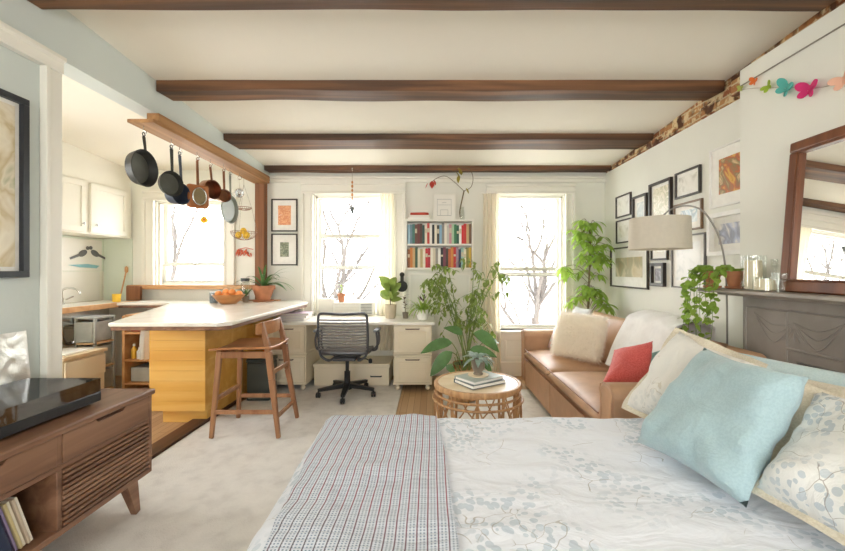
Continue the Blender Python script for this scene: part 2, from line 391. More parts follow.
# ================================================================ ROOM SHELL
def wall_holes(name, mat, x0, x1, z0, z1, y0, y1, holes):
    xs = sorted({x0, x1, *[h[0] for h in holes], *[h[1] for h in holes]}); zs = sorted({z0, z1, *[h[2] for h in holes], *[h[3] for h in holes]})
    mb = MB()
    for i in range(len(xs) - 1):
        for j in range(len(zs) - 1):
            cx, cz = (xs[i] + xs[i+1]) / 2, (zs[j] + zs[j+1]) / 2
            if any(h[0] < cx < h[1] and h[2] < cz < h[3] for h in holes): continue
            mb.box(xs[i], xs[i+1], y0, y1, zs[j], zs[j+1])
    return struct(name, mb, mat, smooth=False)
W1 = (-1.45, -.47, .70, 2.20); W2 = (.76, 1.60, .55, 2.20); W3 = (-3.37, -2.52, 1.10, 2.12)
wall_holes('wall_back', M['wall'], -4.15, 2.25, -.0, 2.62, YB, YB + .28, [W1, W2, W3])
FILL_RW1 = (-1.45, -.35, .9, 2.2); FILL_RW2 = (.35, 1.45, .9, 2.2)
wall_holes('wall_rear', M['wall'], -2.25, 2.25, 0, 3.1, -2.0, -1.8, [FILL_RW1, FILL_RW2])
struct('floor', MB().box(-4.15, 2.25, -2.0, YB, -.1, 0), M['floor'], smooth=False)
ya, yb_ = -2.0, YB + .28
vs = [(-4.15, ya, ceil_z(ya)), (2.25, ya, ceil_z(ya)), (2.25, yb_, ceil_z(yb_)), (-4.15, yb_, ceil_z(yb_))]
mb = MB(); mb.add(vs + [(x, y, z + .12) for x, y, z in vs], [(0, 1, 2, 3), (7, 6, 5, 4), (0, 4, 5, 1), (1, 5, 6, 2), (2, 6, 7, 3), (3, 7, 4, 0)])
struct('ceiling', mb, M['ceiling'], smooth=False)
def wall_sl(name, mat, x0, x1, y0, y1, z0, top=None):
    t0, t1 = (ceil_z(y0), ceil_z(y1)) if top is None else (top, top)
    return struct(name, MB().prism([(y0, z0), (y1, z0), (y1, t1), (y0, t0)], 'yz', x0, x1), mat, smooth=False)
wall_sl('wall_left', M['wall_grey'], XL - .14, XL, -1.8, 2.09, 0)
wall_sl('wall_soffit', M['wall_grey'], XL - .14, XL, 2.09, YB, 2.40)
wall_sl('wall_right', M['wall'], XR, XR + .16, -1.8, YB, 0, 2.445)
wall_sl('wall_chimney', M['wall'], 1.965, XR, -1.8, 2.56, 0, 2.555)
struct('trim_1', MB().prism([(-1.8, 2.445), (YB, 2.445), (YB, ceil_z(YB)), (-1.8, ceil_z(-1.8))], 'yz', XR + .012, XR + .16), M['brick'], smooth=False)
# broken edge of bricks along the top of the plaster
mb = MB()
y = 2.6
while y < 4.6:
    L = rnd.uniform(.1, .24); h = rnd.uniform(.03, .09)
    mb.box(XR - .012, XR + .03, y, y + L - .012, 2.447, 2.447 + h * (1.6 if y < 3.0 else .8)); y += L
mb.box(2.01, XR, 2.562, 2.70, 2.447, 2.55)
struct('trim_2', mb, M['brick'], bevel=.004)
FILL_KW = (1.35, 2.75, .95, 2.15)  # out-of-view side window, added to brighten the kitchen
mb = MB(); mb.box(-4.15, -4.0, 1.0, FILL_KW[0], 0, 2.8).box(-4.15, -4.0, FILL_KW[1], YB, 0, 2.66).box(-4.15, -4.0, FILL_KW[0], FILL_KW[1], 0, FILL_KW[2]).box(-4.15, -4.0, FILL_KW[0], FILL_KW[1], FILL_KW[3], 2.75)
struct('wall_kitchen', mb, M['kitchen'], smooth=False)
r = sroot('window_6', (-4.0, 2.05, .95))
mb = MB()
for a in ((FILL_KW[0] - .1, FILL_KW[0], FILL_KW[2] - .1, FILL_KW[3] + .1), (FILL_KW[1], FILL_KW[1] + .1, FILL_KW[2] - .1, FILL_KW[3] + .1), (FILL_KW[0], FILL_KW[1], FILL_KW[3], FILL_KW[3] + .1), (FILL_KW[0], FILL_KW[1], FILL_KW[2] - .1, FILL_KW[2])): mb.box(-4.0, -3.97, a[0], a[1], a[2], a[3])
mb.build('window_casing', M['white'], r)
mb = MB(); mb.box(-4.09, -4.05, FILL_KW[0], FILL_KW[1], 1.53, 1.57).box(-4.09, -4.05, FILL_KW[0], FILL_KW[0] + .05, FILL_KW[2], FILL_KW[3]).box(-4.09, -4.05, FILL_KW[1] - .05, FILL_KW[1], FILL_KW[2], FILL_KW[3]).box(-4.09, -4.05, FILL_KW[0] + .05, FILL_KW[1] - .05, FILL_KW[2], FILL_KW[2] + .05).box(-4.09, -4.05, FILL_KW[0] + .05, FILL_KW[1] - .05, FILL_KW[3] - .05, FILL_KW[3])
sa = mb.build('sash', M['white'], r); MB().box(-4.073, -4.068, FILL_KW[0] + .05, FILL_KW[1] - .05, FILL_KW[2] + .05, FILL_KW[3] - .05).build('pane', M['pane'], sa, smooth=False)
struct('wall_kitchen_rear', MB().prism([(-4.15, 0), (XL - .14, 0), (XL - .14, 2.76), (-4.15, 2.76)], 'xz', 1.0, 1.12), M['kitchen'], smooth=False)
struct('wall_bulkhead', MB().prism([(2.88, 2.222), (YB, 2.222), (YB, ceil_z(YB) - .002), (2.88, ceil_z(2.88) - .002)], 'yz', -4.0, -3.66), M['kitchen'], smooth=False)
# carpets
def rug(name, poly, mat, label, h=.014):
    o = MB().prism(poly, 'xy', .001, h).build(name, mat, loc=(sum(p[0] for p in poly) / len(poly), sum(p[1] for p in poly) / len(poly), 0), bevel=.004)
    return tag(o, label, 'rug')
rug('area_rug', [(-1.88, .2), (-.33, .2), (-.33, 4.62), (-1.62, 4.62), (-1.80, 4.5), (-1.88, 3.3)], M['carpet'], 'large cream mottled rug beneath the bar stool and desk chair')
rug('area_rug', [(.03, 2.05), (1.55, 2.05), (1.55, 4.25), (.03, 4.25)], M['rug2'], 'pale rug beneath the round rattan coffee table and sofa')
struct('trim_3', MB().prism([(-2.02, .9), (-1.885, .9), (-1.885, 4.2), (-2.02, 4.2)], 'xy', 0, .03), M['dark_strip'], bevel=.004)
# baseboards, cornice, opening casing
struct('baseboard_back', MB().box(-.46, 2.08, YB - .025, YB, 0, .16).box(-.46, 2.08, YB - .035, YB, .15, .17), M['white'], bevel=.003)
struct('baseboard_right', MB().box(XR - .02, XR, 2.6, YB - .03, 0, .16), M['white'], bevel=.003)
struct('trim_4', MB().box(XL + .002, XR - .002, YB - .05, YB, 2.38, 2.415).box(XL + .002, XR - .002, YB - .03, YB, 2.34, 2.38), M['white'], bevel=.004)
struct('trim_5', MB().prism([(XL + .001, 2.01), (XL + .04, 2.01), (XL + .04, 2.03), (XL + .03, 2.035), (XL + .03, 2.105), (XL - .14, 2.105), (XL - .14, 2.092), (XL + .001, 2.092)], 'xy', 0, 2.31), M['white'], bevel=.003)
struct('trim_6', MB().prism([(XL + .001, 2.31), (XL + .035, 2.31), (XL + .035, 2.365), (XL + .05, 2.375), (XL + .05, 2.395), (XL + .001, 2.40)], 'xz', -1.8, 2.11), M['white'], bevel=.002)
# panel moulding between the windows and beside them
def moulding(name, x0, x1, z0, z1, w=.03):
    mb = MB()
    for a in ((x0, x1, z0, z0 + w), (x0, x1, z1 - w, z1), (x0, x0 + w, z0 + w, z1 - w), (x1 - w, x1, z0 + w, z1 - w)): mb.box(a[0], a[1], YB - .014, YB, a[2], a[3])
    struct(name, mb, M['white'], bevel=.004)
moulding('trim_7', -.30, .46, .25, 1.25); moulding('trim_8', .86, 1.50, .20, .46)

# windows -----------------------------------------------------------------
def window(n, o, rails, cas=.13, thick=.045, apron=True, floor_casing=False, mat='white'):
    x0, x1, z0, z1 = o; r = sroot('window_%d' % n, ((x0 + x1) / 2, YB, z0))
    y0 = YB + .10
    mb = MB()   # jamb liner
    mb.box(x0, x0 + .02, YB, YB + .26, z0, z1).box(x1 - .02, x1, YB, YB + .26, z0, z1).box(x0, x1, YB, YB + .26, z1 - .02, z1).box(x0, x1, YB + .08, YB + .26, z0, z0 + .025)
    mb.box(x0 + .02, x0 + .045, YB + .03, YB + .06, z0, z1).box(x1 - .045, x1 - .02, YB + .03, YB + .06, z0, z1).box(x0, x1, YB + .03, YB + .06, z1 - .045, z1 - .02)
    mb.build('window_frame', M[mat], r, bevel=.003)
    zb = 0 if floor_casing else z0 - .02
    mb = MB()
    L = [(x0 - cas, YB), (x0 - cas, YB - .05), (x0 - cas + .03, YB - .05), (x0 - cas + .04, YB - .028), (x0 - .03, YB - .03), (x0 - .022, YB - .042), (x0 + .004, YB - .042), (x0 + .004, YB)]
    mb.prism(L, 'xy', zb, z1 + .004); mb.prism([(x0 + x1 - p[0], p[1]) for p in L], 'xy', zb, z1 + .004)
    mb.prism([(p[1], z1 - (p[0] - x0)) for p in L], 'yz', x0 - cas - .001, x1 + cas + .001)
    mb.build('window_casing', M[mat], r, bevel=.003)
    if apron:
        MB().box(x0 - .03, x1 + .03, YB - .07, YB + .1, z0 - .03, z0).box(x0, x1, YB - .02, YB, z0 - .12, z0 - .03).build('window_sill', M[mat], r, bevel=.004)
    # two sashes
    zs = [z0 + .025] + rails + [z1 - .02]
    for k in range(len(zs) - 1):
        a, b = zs[k], zs[k + 1]; yy = y0 + (.04 if k else 0); s = thick
        mb = MB().box(x0 + .02, x0 + .02 + s, yy, yy + .035, a, b).box(x1 - .02 - s, x1 - .02, yy, yy + .035, a, b).box(x0 + .02 + s, x1 - .02 - s, yy, yy + .035, a, a + s * .6).box(x0 + .02 + s, x1 - .02 - s, yy, yy + .035, b - s * .5, b)
        sa = mb.build('sash', M['sash'], r, bevel=.002)
        MB().box(x0 + .02 + s - .004, x1 - .02 - s + .004, yy + .014, yy + .019, a + s * .6 - .004, b - s * .5 + .004).build('pane', M['pane'], sa, smooth=False)
        if k == 1: MB().box((x0 + x1) / 2 - .03, (x0 + x1) / 2 + .03, yy - .03, yy, a + .0, a + .02).build('sash_lock', M['steel'], sa, bevel=.003)
    return r
window(1, W1, [1.31, 1.70], cas=.14, apron=False)
window(2, W2, [1.22, 1.29], cas=.115, floor_casing=True)
window(3, W3, [1.35], cas=.13, apron=False)
for n, o in ((4, FILL_RW1), (5, FILL_RW2)):  # unseen windows behind the camera, put in for even fill light
    x0, x1, z0, z1 = o; r = sroot('window_%d' % n, ((x0 + x1) / 2, -1.8, z0))
    mb = MB()
    for a in ((x0 - .1, x0, z0 - .1, z1 + .1), (x1, x1 + .1, z0 - .1, z1 + .1), (x0, x1, z1, z1 + .1), (x0, x1, z0 - .1, z0)): mb.box(a[0], a[1], -1.8, -1.77, a[2], a[3])
    mb.build('window_casing', M['white'], r)
    mb = MB(); mb.box(x0, x1, -1.93, -1.89, 1.42, 1.47).box(x0, x0 + .05, -1.93, -1.89, z0, z1).box(x1 - .05, x1, -1.93, -1.89, z0, z1).box(x0, x1, -1.93, -1.89, z0, z0 + .05).box(x0, x1, -1.93, -1.89, z1 - .05, z1)
    sa = mb.build('sash', M['white'], r); MB().box(x0 + .05, x1 - .05, -1.913, -1.908, z0 + .05, z1 - .05).build('pane', M['pane'], sa, smooth=False)

# ceiling beams -----------------------------------------------------------
def beam(y0, y1, zb, x0, x1, label):
    n = 40; mb = MB(); vs = []
    for i in range(n + 1):
        x = x0 + (x1 - x0) * i / n; w = lambda s: noise.noise(V((x * 1.3, s * 5, y0))) * .012
        vs += [(x, y0 + w(1), ceil_z(y0) + .01), (x, y0 + .006 + w(2), zb + w(3)), (x, y1 - .006 + w(4), zb + .004 + w(5)), (x, y1, ceil_z(y1) + .01)]
    fs = []
    for i in range(n):
        for k in range(4): fs.append((i * 4 + k, i * 4 + (k + 1) % 4, i * 4 + 4 + (k + 1) % 4, i * 4 + 4 + k))
    fs += [(0, 1, 2, 3), (n * 4 + 3, n * 4 + 2, n * 4 + 1, n * 4)]
    mb.add(vs, fs)
    tag(mb.build('ceiling_beam', M['beam'], loc=((x0 + x1) / 2, (y0 + y1) / 2, zb), bevel=.004, ang=60), label, 'beam')
xa, xb = XL + .003, XR - .003
beam(4.67, 4.84, 2.452, xa, xb, 'dark brown ceiling beam tight against the window wall above the bookshelf')
beam(3.77, 4.10, 2.508, xa, xb, 'dark brown ceiling beam, second from the window wall')
beam(2.85, 3.05, 2.562, xa, xb, 'dark brown ceiling beam, third from the window wall, ending above the brick edge')
beam(1.80, 2.03, 2.588, xa, 1.96, 'dark brown ceiling beam nearest the camera at the top edge')
# header with board over the kitchen opening, and its post
b = thing('pot_rack_beam', 'long honey brown beam over the kitchen opening with pans hanging from it', 'beam', (-2.04, 3.7, 2.31))
MB().box(-2.02, -1.932, 2.82, 4.74, 2.328, 2.388).build('rail', M['beam_y'], b, bevel=.005)
MB().box(-2.12, -1.935, 2.77, 4.74, 2.303, 2.328).build('board', M['beam_y'], b, bevel=.004)
tag(MB().box(-2.113, -2.005, 4.742, 4.845, .93, 2.335).build('wooden_post', M['post'], loc=(-2.05, 4.79, .93), bevel=.004), 'brown wooden post at the kitchen corner beside the framed prints', 'post')
# heavy door leaf of the kitchen is not in view; kitchen window ledge
tag(MB().box(-3.64, -2.115, 4.75, 4.848, 1.05, 1.10).build('window_ledge', M['ledge'], loc=(-3, 4.8, 1.05), bevel=.004), 'orange wooden ledge running under the kitchen window', 'ledge')

# ---------------------------------------------------------------- outdoors
def tree(x, y, z, h, seed, label):
    rr = random.Random(seed); t = thing('bare_tree', label, 'tree', (x, y, z), 'bare trees outside the windows')
    mb = MB()
    def br(p, d, L, r, lvl):
        pts = [p]; q = p.copy(); dd = d.copy()
        for _ in range(4):
            dd = (dd + V((rr.uniform(-.25, .25), rr.uniform(-.25, .25), rr.uniform(-.08, .18)))).normalized(); q = q + dd * L / 4; pts.append(q.copy())
        mb.tube(pts, [r * (1 - .12 * i) for i in range(5)], 5)
        if lvl < 4:
            for k in range(4 if lvl < 3 else 3):
                s = pts[rr.randint(1 if lvl else 2, 4)]; nd = (dd + V((rr.uniform(-1, 1), rr.uniform(-1, 1), rr.uniform(-.2, .7)))).normalized()
                br(s, nd, L * rr.uniform(.5, .75), r * .5, lvl + 1)
    tr = MB(); tr.tube([(x, y, z), (x + .1, y, z + h * .25), (x, y + .1, z + h * .45)], [.2, .16, .13], 8); tr.build('trunk', M['bark'], t)
    for k in range(4): br(V((x, y + .05, z + h * (.3 + .05 * k))), V((rr.uniform(-.6, .6), rr.uniform(-.6, .6), 1)).normalized(), h * .33, .09, 1)
    mb.build('branches', M['bark'], t, fixn=False)
tree(-8.0, 11, -4, 9, 3, 'bare grey tree outside the kitchen window'); tree(-3.2, 13, -4, 9, 5, 'bare grey tree outside the window over the desk')
tree(3.6, 14, -4, 8, 8, 'bare grey tree outside the window by the sofa')
bd = thing('neighbouring_house', 'pale house seen low through the window by the sofa', 'building', (7, 24, -4))
MB().box(2.5, 11, 22, 30, -4, 1.6).build('house_wall', M['white_wash'], bd, smooth=False)
MB().prism([(2.2, 1.6), (11.3, 1.6), (6.7, 3.4)], 'xz', 21.8, 30.2).build('roof', dyn('#b9b2a8'), bd, smooth=False)
for i in range(4):
    for j in range(2):
        MB().box(3.2 + i * 2, 4.2 + i * 2, 21.93, 22, -2.4 + j * 2.2, -1.0 + j * 2.2).build('house_window', dyn('#a3a8aa', .2), bd, smooth=False)
struct('ground', MB().box(-60, 60, 5.5, 80, -4.2, -4), dyn('#d8d4cc'), smooth=False)

# ================================================================ CURTAINS
def curtain(x0, x1, z0, z1, y, label, folds, amp=.03, mid=1.0):
    t = thing('curtain', label, 'curtain', ((x0 + x1) / 2, y, z0), 'cream window curtains')
    def fn(u, v):
        z = z0 + (z1 - z0) * v; w = 1 + .25 * (1 - v) * mid
        x = (x0 + x1) / 2 + (u - .5) * (x1 - x0) * w
        return V((x, y + amp * sin(u * folds * 2 * pi + .6 * sin(v * 4)) * (.7 + .3 * (1 - v)), z))
    MB().grid(fn, folds * 10, 24).build('cloth', M['curtain'], t, fixn=False)
    MB().tube([(x0 - .02, y, z1 + .005), (x1 + .02, y, z1 + .005)], .006).build('rod', M['white'], t)
curtain(-.63, -.47, .32, 2.19, 4.775, 'narrow cream curtain gathered at the right side of the window over the desk', 4, .02)
curtain(.60, .79, .05, 2.19, 4.77, 'long cream curtain beside the tall window by the sofa', 4, .03)
# ================================================================ CREDENZA (media console)
def credenza():
    xf, xk = -1.49, -1.94; y0, y1 = .55, 2.12
    t = thing('media_console', 'walnut media console with slatted door under the turntable', 'media console', (-1.75, 1.35, 0))
    MB().prism([(y0 - .01, .622), (y0 - .01, .65), (y1 + .012, .65), (y1 + .012, .622)], 'yz', xk, xf + .012).build('top', M['walnut'], t, bevel=.006)
    mb = MB(); mb.box(xk, xf, y1 - .022, y1, .215, .622).box(xk, xf, y0, y0 + .022, .215, .622)
    mb.box(xk, xf, y0 + .022, y1 - .022, .215, .24).box(xk, xk + .012, y0 + .022, y1 - .022, .24, .622)
    mb.box(xk + .012, xf - .004, y0 + .022, y1 - .022, .478, .498)
    for yy in (1.03, 1.60): mb.box(xk + .012, xf - .004, yy - .011, yy + .011, .24, .478).box(xk + .012, xf - .004, yy - .011, yy + .011, .498, .622)
    mb.build('body', M['walnut'], t, bevel=.002)
    for a, b in ((.574, 1.017), (1.613, 2.096), (1.043, 1.587)):   # drawers with cut-out pulls
        c = (a + b) / 2
        top = .619
        poly = [(a, .501), (b, .501), (b, top), (c + .085, top), (c + .07, top - .016), (c - .07, top - .016), (c - .085, top), (a, top)]
        d = MB().prism(poly, 'yz', xf - .022, xf - .001).build('drawer', M['walnut'], t, bevel=.0015)
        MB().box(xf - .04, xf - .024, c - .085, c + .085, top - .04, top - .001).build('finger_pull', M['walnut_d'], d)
    for a, b in ((.574, 1.017), (1.613, 2.096)):
        d = MB().box(xf - .024, xf - .018, a, b, .242, .476)
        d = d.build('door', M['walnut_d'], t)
        mb = MB()
        for k in range(11):
            z = .254 + k * .0212
            mb.prism([(xf - .018, z - .007), (xf + .002, z - .0062), (xf + .002, z + .0062), (xf - .018, z + .007)], 'xz', a, b)
        mb.build('slats', M['walnut'], d)
    for y, dy in ((2.03, .035), (.64, -.035)):
        for x in (-1.55, -1.88):
            MB().bar((x, y, .216), (x, y + dy * 1.6, .0165), .05, .075, .03, .032, up=(0, 1, 0)).build('leg', M['walnut'], t, bevel=.003)
credenza()
# turntable under a smoked lid
t = thing('turntable', 'black turntable under a smoky clear lid on the walnut console', 'turntable', (-1.78, 1.66, .65))
MB().box(-1.925, -1.575, 1.42, 1.90, .662, .705).build('plinth', M['black'], t, bevel=.004)
for x in (-1.90, -1.63):
    for y in (1.47, 1.85): MB().lathe([(.02, .6505), (.022, .663)], (x, y, 0), 12).build('foot', M['black'], t)
MB().lathe([(.138, .7055), (.14, .716), (.136, .72), (.004, .72)], (-1.775, 1.63, 0), 40).build('platter', plain('platter', '#4a4b4d', .5), t)
MB().tube([(-1.61, 1.84, .735), (-1.61, 1.70, .737), (-1.66, 1.60, .727)], .004).lathe([(.02, .7055), (.02, .745)], (-1.61, 1.84, 0), 16).build('tonearm', M['chrome'], t)
lid = MB(); a = (-1.923, -1.577, 1.422, 1.898)
lid.box(a[0], a[1], a[2], a[3], .764, .768).box(a[1] - .004, a[1], a[2], a[3], .706, .764).box(a[0], a[0] + .004, a[2], a[3], .706, .764).box(a[0] + .004, a[1] - .004, a[3] - .004, a[3], .706, .764).box(a[0] + .004, a[1] - .004, a[2], a[2] + .004, .706, .764)
lid.build('dust_cover', M['smoke'], t, smooth=False)
# records in the open bay
cols = ['#28344f', '#8d7fa0', '#c9b98a', '#e9e2cf', '#c8b6a0', '#efe9dc', '#7a3f34']
ry = [1.40, 1.436, 1.450, 1.464, 1.478, 1.492, 1.33]
names = ['navy', 'mauve', 'mustard-edged', 'cream', 'tan', 'white', 'rust-brown']
for i, (c, y) in enumerate(zip(cols, ry)):
    th = .04 if i == 0 else .009; ang = .30
    mb = MB(); mb.obox((-1.675, y + sin(ang) * .0, .2445 + .205 * .5 + .003), (.31 - .01 * (i % 2), th, .205), (ang, 0, 0))
    o = mb.build('record_sleeve', dyn(c, .5), loc=(-1.67, y, .245), bevel=.001)
    tag(o, '%s record sleeve leaning in the open bay of the walnut console' % names[i], 'record', 'records in the console bay')
# crinkled silver sleeve against the wall
def fn(u, v):
    y = 1.61 + .33 * u; z = .652 + .335 * v
    rim = (1 - abs(2 * u - 1) ** 6) * (1 - abs(2 * v - 1) ** 6)
    return V((-1.972 + .03 * (1 - v) + .012 * rim + .012 * noise.noise(V((y * 14, z * 14, 2))) * rim, y, z))
def fb(u, v): p = fn(u, v); return V((-1.976 + .026 * (1 - v), p.y, p.z))
o = MB(); o.grid(fn, 26, 26); o.grid(fb, 26, 26)
crk, nt_, b_ = new_mat('crinkled_silver'); b_.inputs['Base Color'].default_value = lin('#e6e6e2'); b_.inputs['Metallic'].default_value = .7; b_.inputs['Roughness'].default_value = .32
bump(nt_, b_, noise_t(nt_, coord(nt_), 9, 4, .8), .5, .015)
tag(o.build('foil_print', crk, loc=(-1.96, 1.76, .652)), 'crinkled silver foil print leaning on the wall behind the turntable', 'print')

# ================================================================ PICTURES
def picture(pts, label, frame, cols, fw=.02, mw=.06, depth=.022, sc_=9, wall='right', matc='#f4f2ec', group='framed pictures on the right wall', name='framed_picture'):
    """pts = (y0, y1, z0, z1) on a side wall or (x0, x1, z0, z1) on the back wall"""
    a0, a1, z0, z1 = pts
    if wall == 'right': base = XR; s = -1; pl = 'yz'
    elif wall == 'left': base = XL; s = 1; pl = 'yz'
    else: base = YB; s = -1; pl = 'xz'
    loc = (base, (a0 + a1) / 2, z0) if wall != 'back' else ((a0 + a1) / 2, base, z0)
    t = thing(name, label, 'picture', loc, group)
    def bx(mb, p0, p1, q0, q1, d0, d1):
        lo, hi = sorted((base + s * d0, base + s * d1))
        return mb.box(lo, hi, p0, p1, q0, q1) if wall != 'back' else mb.box(p0, p1, lo, hi, q0, q1)
    mb = MB()
    if fw:
        bx(mb, a0, a1, z0, z0 + fw, .001, depth); bx(mb, a0, a1, z1 - fw, z1, .001, depth)
        bx(mb, a0, a0 + fw, z0 + fw, z1 - fw, .001, depth); bx(mb, a1 - fw, a1, z0 + fw, z1 - fw, .001, depth)
        mb.build('frame', dyn(frame, .4), t, bevel=.0015)
    bx(MB(), a0 + fw, a1 - fw, z0 + fw, z1 - fw, .001, .008).build('mat_board', dyn(matc, .7), t, smooth=False)
    m = fw + mw
    if isinstance(m, float) and a1 - a0 > 2 * m and z1 - z0 > 2 * m:
        bx(MB(), a0 + m, a1 - m, z0 + m, z1 - m, .008, .010).build('print', art('art_' + label[:30], cols, sc_), t, smooth=False)
    return t
G = 'framed pictures on the right wall'
picture((4.19, 4.53, 1.86, 2.10), 'thin black framed pale sketch, topmost beside the window wall', '#39342f', ['#f3f1ea', '#efeee6', '#d9d6cc'], .014, .04)
picture((4.19, 4.52, 1.575, 1.83), 'thin black framed pale sketch just above the landscape print', '#39342f', ['#f3f1ea', '#e9e6dc', '#cfcabd'], .014, .05)
picture((3.87, 4.14, 1.57, 2.03), 'black framed print, second from the window wall above the drum lamp shade', '#3a3531', ['#e2e7e6', '#c4ced1', '#f2f2ee'], .022, .05, .03)
picture((3.47, 3.82, 1.62, 2.09), 'tall dark framed botanical print above the drum lamp shade', '#38302a', ['#f0ead8', '#ece4d0', '#c3c2a2', '#f2ecdc', '#efe7d6'], .022, .03, .03, 12)
picture((3.10, 3.42, 1.88, 2.10), 'dark framed pencil sketch above the lamp arm', '#3b3531', ['#f3f1ea', '#eceae2', '#c6c2b7'], .016, .03)
picture((3.08, 3.44, 1.60, 1.835), 'brown framed blue and white print crossed by the lamp arm', '#7b6047', ['#b9d0dd', '#e6eef0', '#9db4be', '#f3f1ea'], .014, .05)
picture((3.04, 3.47, 1.13, 1.568), 'large silver grey framed pale drawing behind the trailing plant', '#6d6a66', ['#f2f1ee', '#eeeeeb', '#dfe1df'], .012, .05)
picture((3.53, 3.80, 1.37, 1.60), 'small black framed pale print half hidden below the lamp shade', '#3a3531', ['#f1efe8', '#dcd8cc', '#efece2'], .016, .05)
picture((3.57, 3.79, 1.13, 1.345), 'small thick black framed dark photograph at the bottom of the wall group', '#35302d', ['#3c3a3c', '#8a8790', '#bcb9c0'], .03, .02, .035, 16)
picture((3.85, 4.66, 1.09, 1.53), 'wide black framed landscape print nearest the leafy tree plant', '#47403a', ['#d9c9a8', '#e2d6bc', '#b9b496', '#c9b592', '#ece6d8'], .016, .10, .025, 3)
picture((2.60, 2.995, 1.735, 2.17), 'white framed orange and yellow figure painting, topmost nearest the chimney breast', '#efeeea', ['#c98a3c', '#dfb45a', '#c06a45', '#8d8058', '#e3c597', '#7b5340'], .016, .075, .02, 7)
picture((2.60, 2.985, 1.385, 1.69), 'white framed lavender abstract print beside the lamp pole', '#f3f2ee', ['#eceae8', '#b9bfd4', '#8f93a6', '#e9e6e2', '#f0eee9'], .03, .05, .045, 6)
picture((-1.955, -1.64, 1.745, 2.14), 'black framed orange print above another by the wooden post', '#3d3833', ['#e9a274', '#f0b98d', '#dd8a5e', '#f3cfae'], .015, .065, wall='back', sc_=22, group='framed prints beside the wooden post')
picture((-1.955, -1.64, 1.335, 1.72), 'black framed green and grey print below the orange one by the wooden post', '#3d3833', ['#6c7462', '#a3aa92', '#55604d', '#c9ccb6'], .015, .09, wall='back', sc_=22, group='framed prints beside the wooden post')
picture((1.25, 1.935, 1.245, 2.10), 'large black framed vintage poster on the left wall at the edge of view', '#23282f', ['#e9e1cf', '#e2d8c2', '#e9e0cb', '#ddd0b4', '#c9b78e', '#e3dac4', '#aeb08a'], .03, .02, .03, 3, wall='left', group=None)
# loose frame on the bookshelf
# ================================================================ BOOKSHELF
bs = thing('wall_bookshelf', 'white two-shelf wall bookcase between the windows, full of books', 'bookshelf', (.07, YB, 1.28))
sx0, sx1, sy = -.325, .475, YB - .17
for xx in (sx0, sx1 - .02): MB().box(xx, xx + .02, sy, YB, 1.285, 1.87).build('side_panel', M['white'], bs, bevel=.002)
for z in (1.285, 1.565, 1.85): MB().box(sx0 + (.02 if z < 1.85 else 0), sx1 - (.02 if z < 1.85 else 0), sy - .004, YB, z, z + .022).build('shelf', M['white'], bs, bevel=.002)
MB().box(sx0 + .02, sx1 - .02, YB - .012, YB - .001, 1.307, 1.85).build('back_panel', M['white'], bs, smooth=False)
bk = [('light blue', '#9fc0cf'), ('slate blue', '#6f8b99'), ('teal', '#45786f'), ('brown', '#6e4b3f'), ('maroon', '#713a38'), ('dark brown', '#54382f'), ('dark green', '#2f4e46'), ('cream', '#e9dfcb'),
      ('red', '#c23a34'), ('white', '#efece4'), ('black', '#2d2d2f'), ('ivory', '#ebe3cf'), ('charcoal', '#47453f'), ('sky blue', '#8db6cf'), ('grey', '#8f8d87'), ('off-white', '#efe9da'),
      ('pale grey', '#c9c6be'), ('pink', '#cf8f9a'), ('mint', '#a9cba5'), ('green', '#3f7d54'), ('forest green', '#2d5a45'), ('bright white', '#f3f1ec'), ('bright red', '#d2292c'), ('scarlet', '#c9352f'), ('tan', '#c9ac7c'), ('umber', '#7a5b43')]
bk2 = [('brown', '#8c5a37'), ('orange', '#cf7f3a'), ('light tan', '#c9a874'), ('dark green', '#3f5b43'), ('cream', '#e7dcc2'), ('khaki', '#bda878'), ('ivory', '#ece2cc'), ('bright red', '#cb2f34'), ('crimson', '#b52b38'), ('off-white', '#efe8d8'),
       ('beige', '#d9cdb4'), ('grey', '#9b978e'), ('white', '#f0eee6'), ('black', '#2b2b2d'), ('pink-labelled maroon', '#7a3b46'), ('dark brown', '#4c382f'), ('rust', '#b9602f'), ('amber', '#cc8637'), ('red', '#c4322f'), ('mauve', '#a08698'), ('navy', '#2c3a55'), ('aqua', '#9cc6bf'), ('pale cream', '#efe5c9'), ('olive', '#8f8a45'), ('gold', '#c9a43a')]
ordn = ['first', 'second', 'third', 'fourth', 'fifth', 'sixth', 'seventh', 'eighth', 'ninth', 'tenth', 'eleventh', 'twelfth', 'thirteenth', 'fourteenth', 'fifteenth', 'sixteenth', 'seventeenth', 'eighteenth', 'nineteenth', 'twentieth', 'twenty-first', 'twenty-second', 'twenty-third', 'twenty-fourth', 'twenty-fifth', 'twenty-sixth']
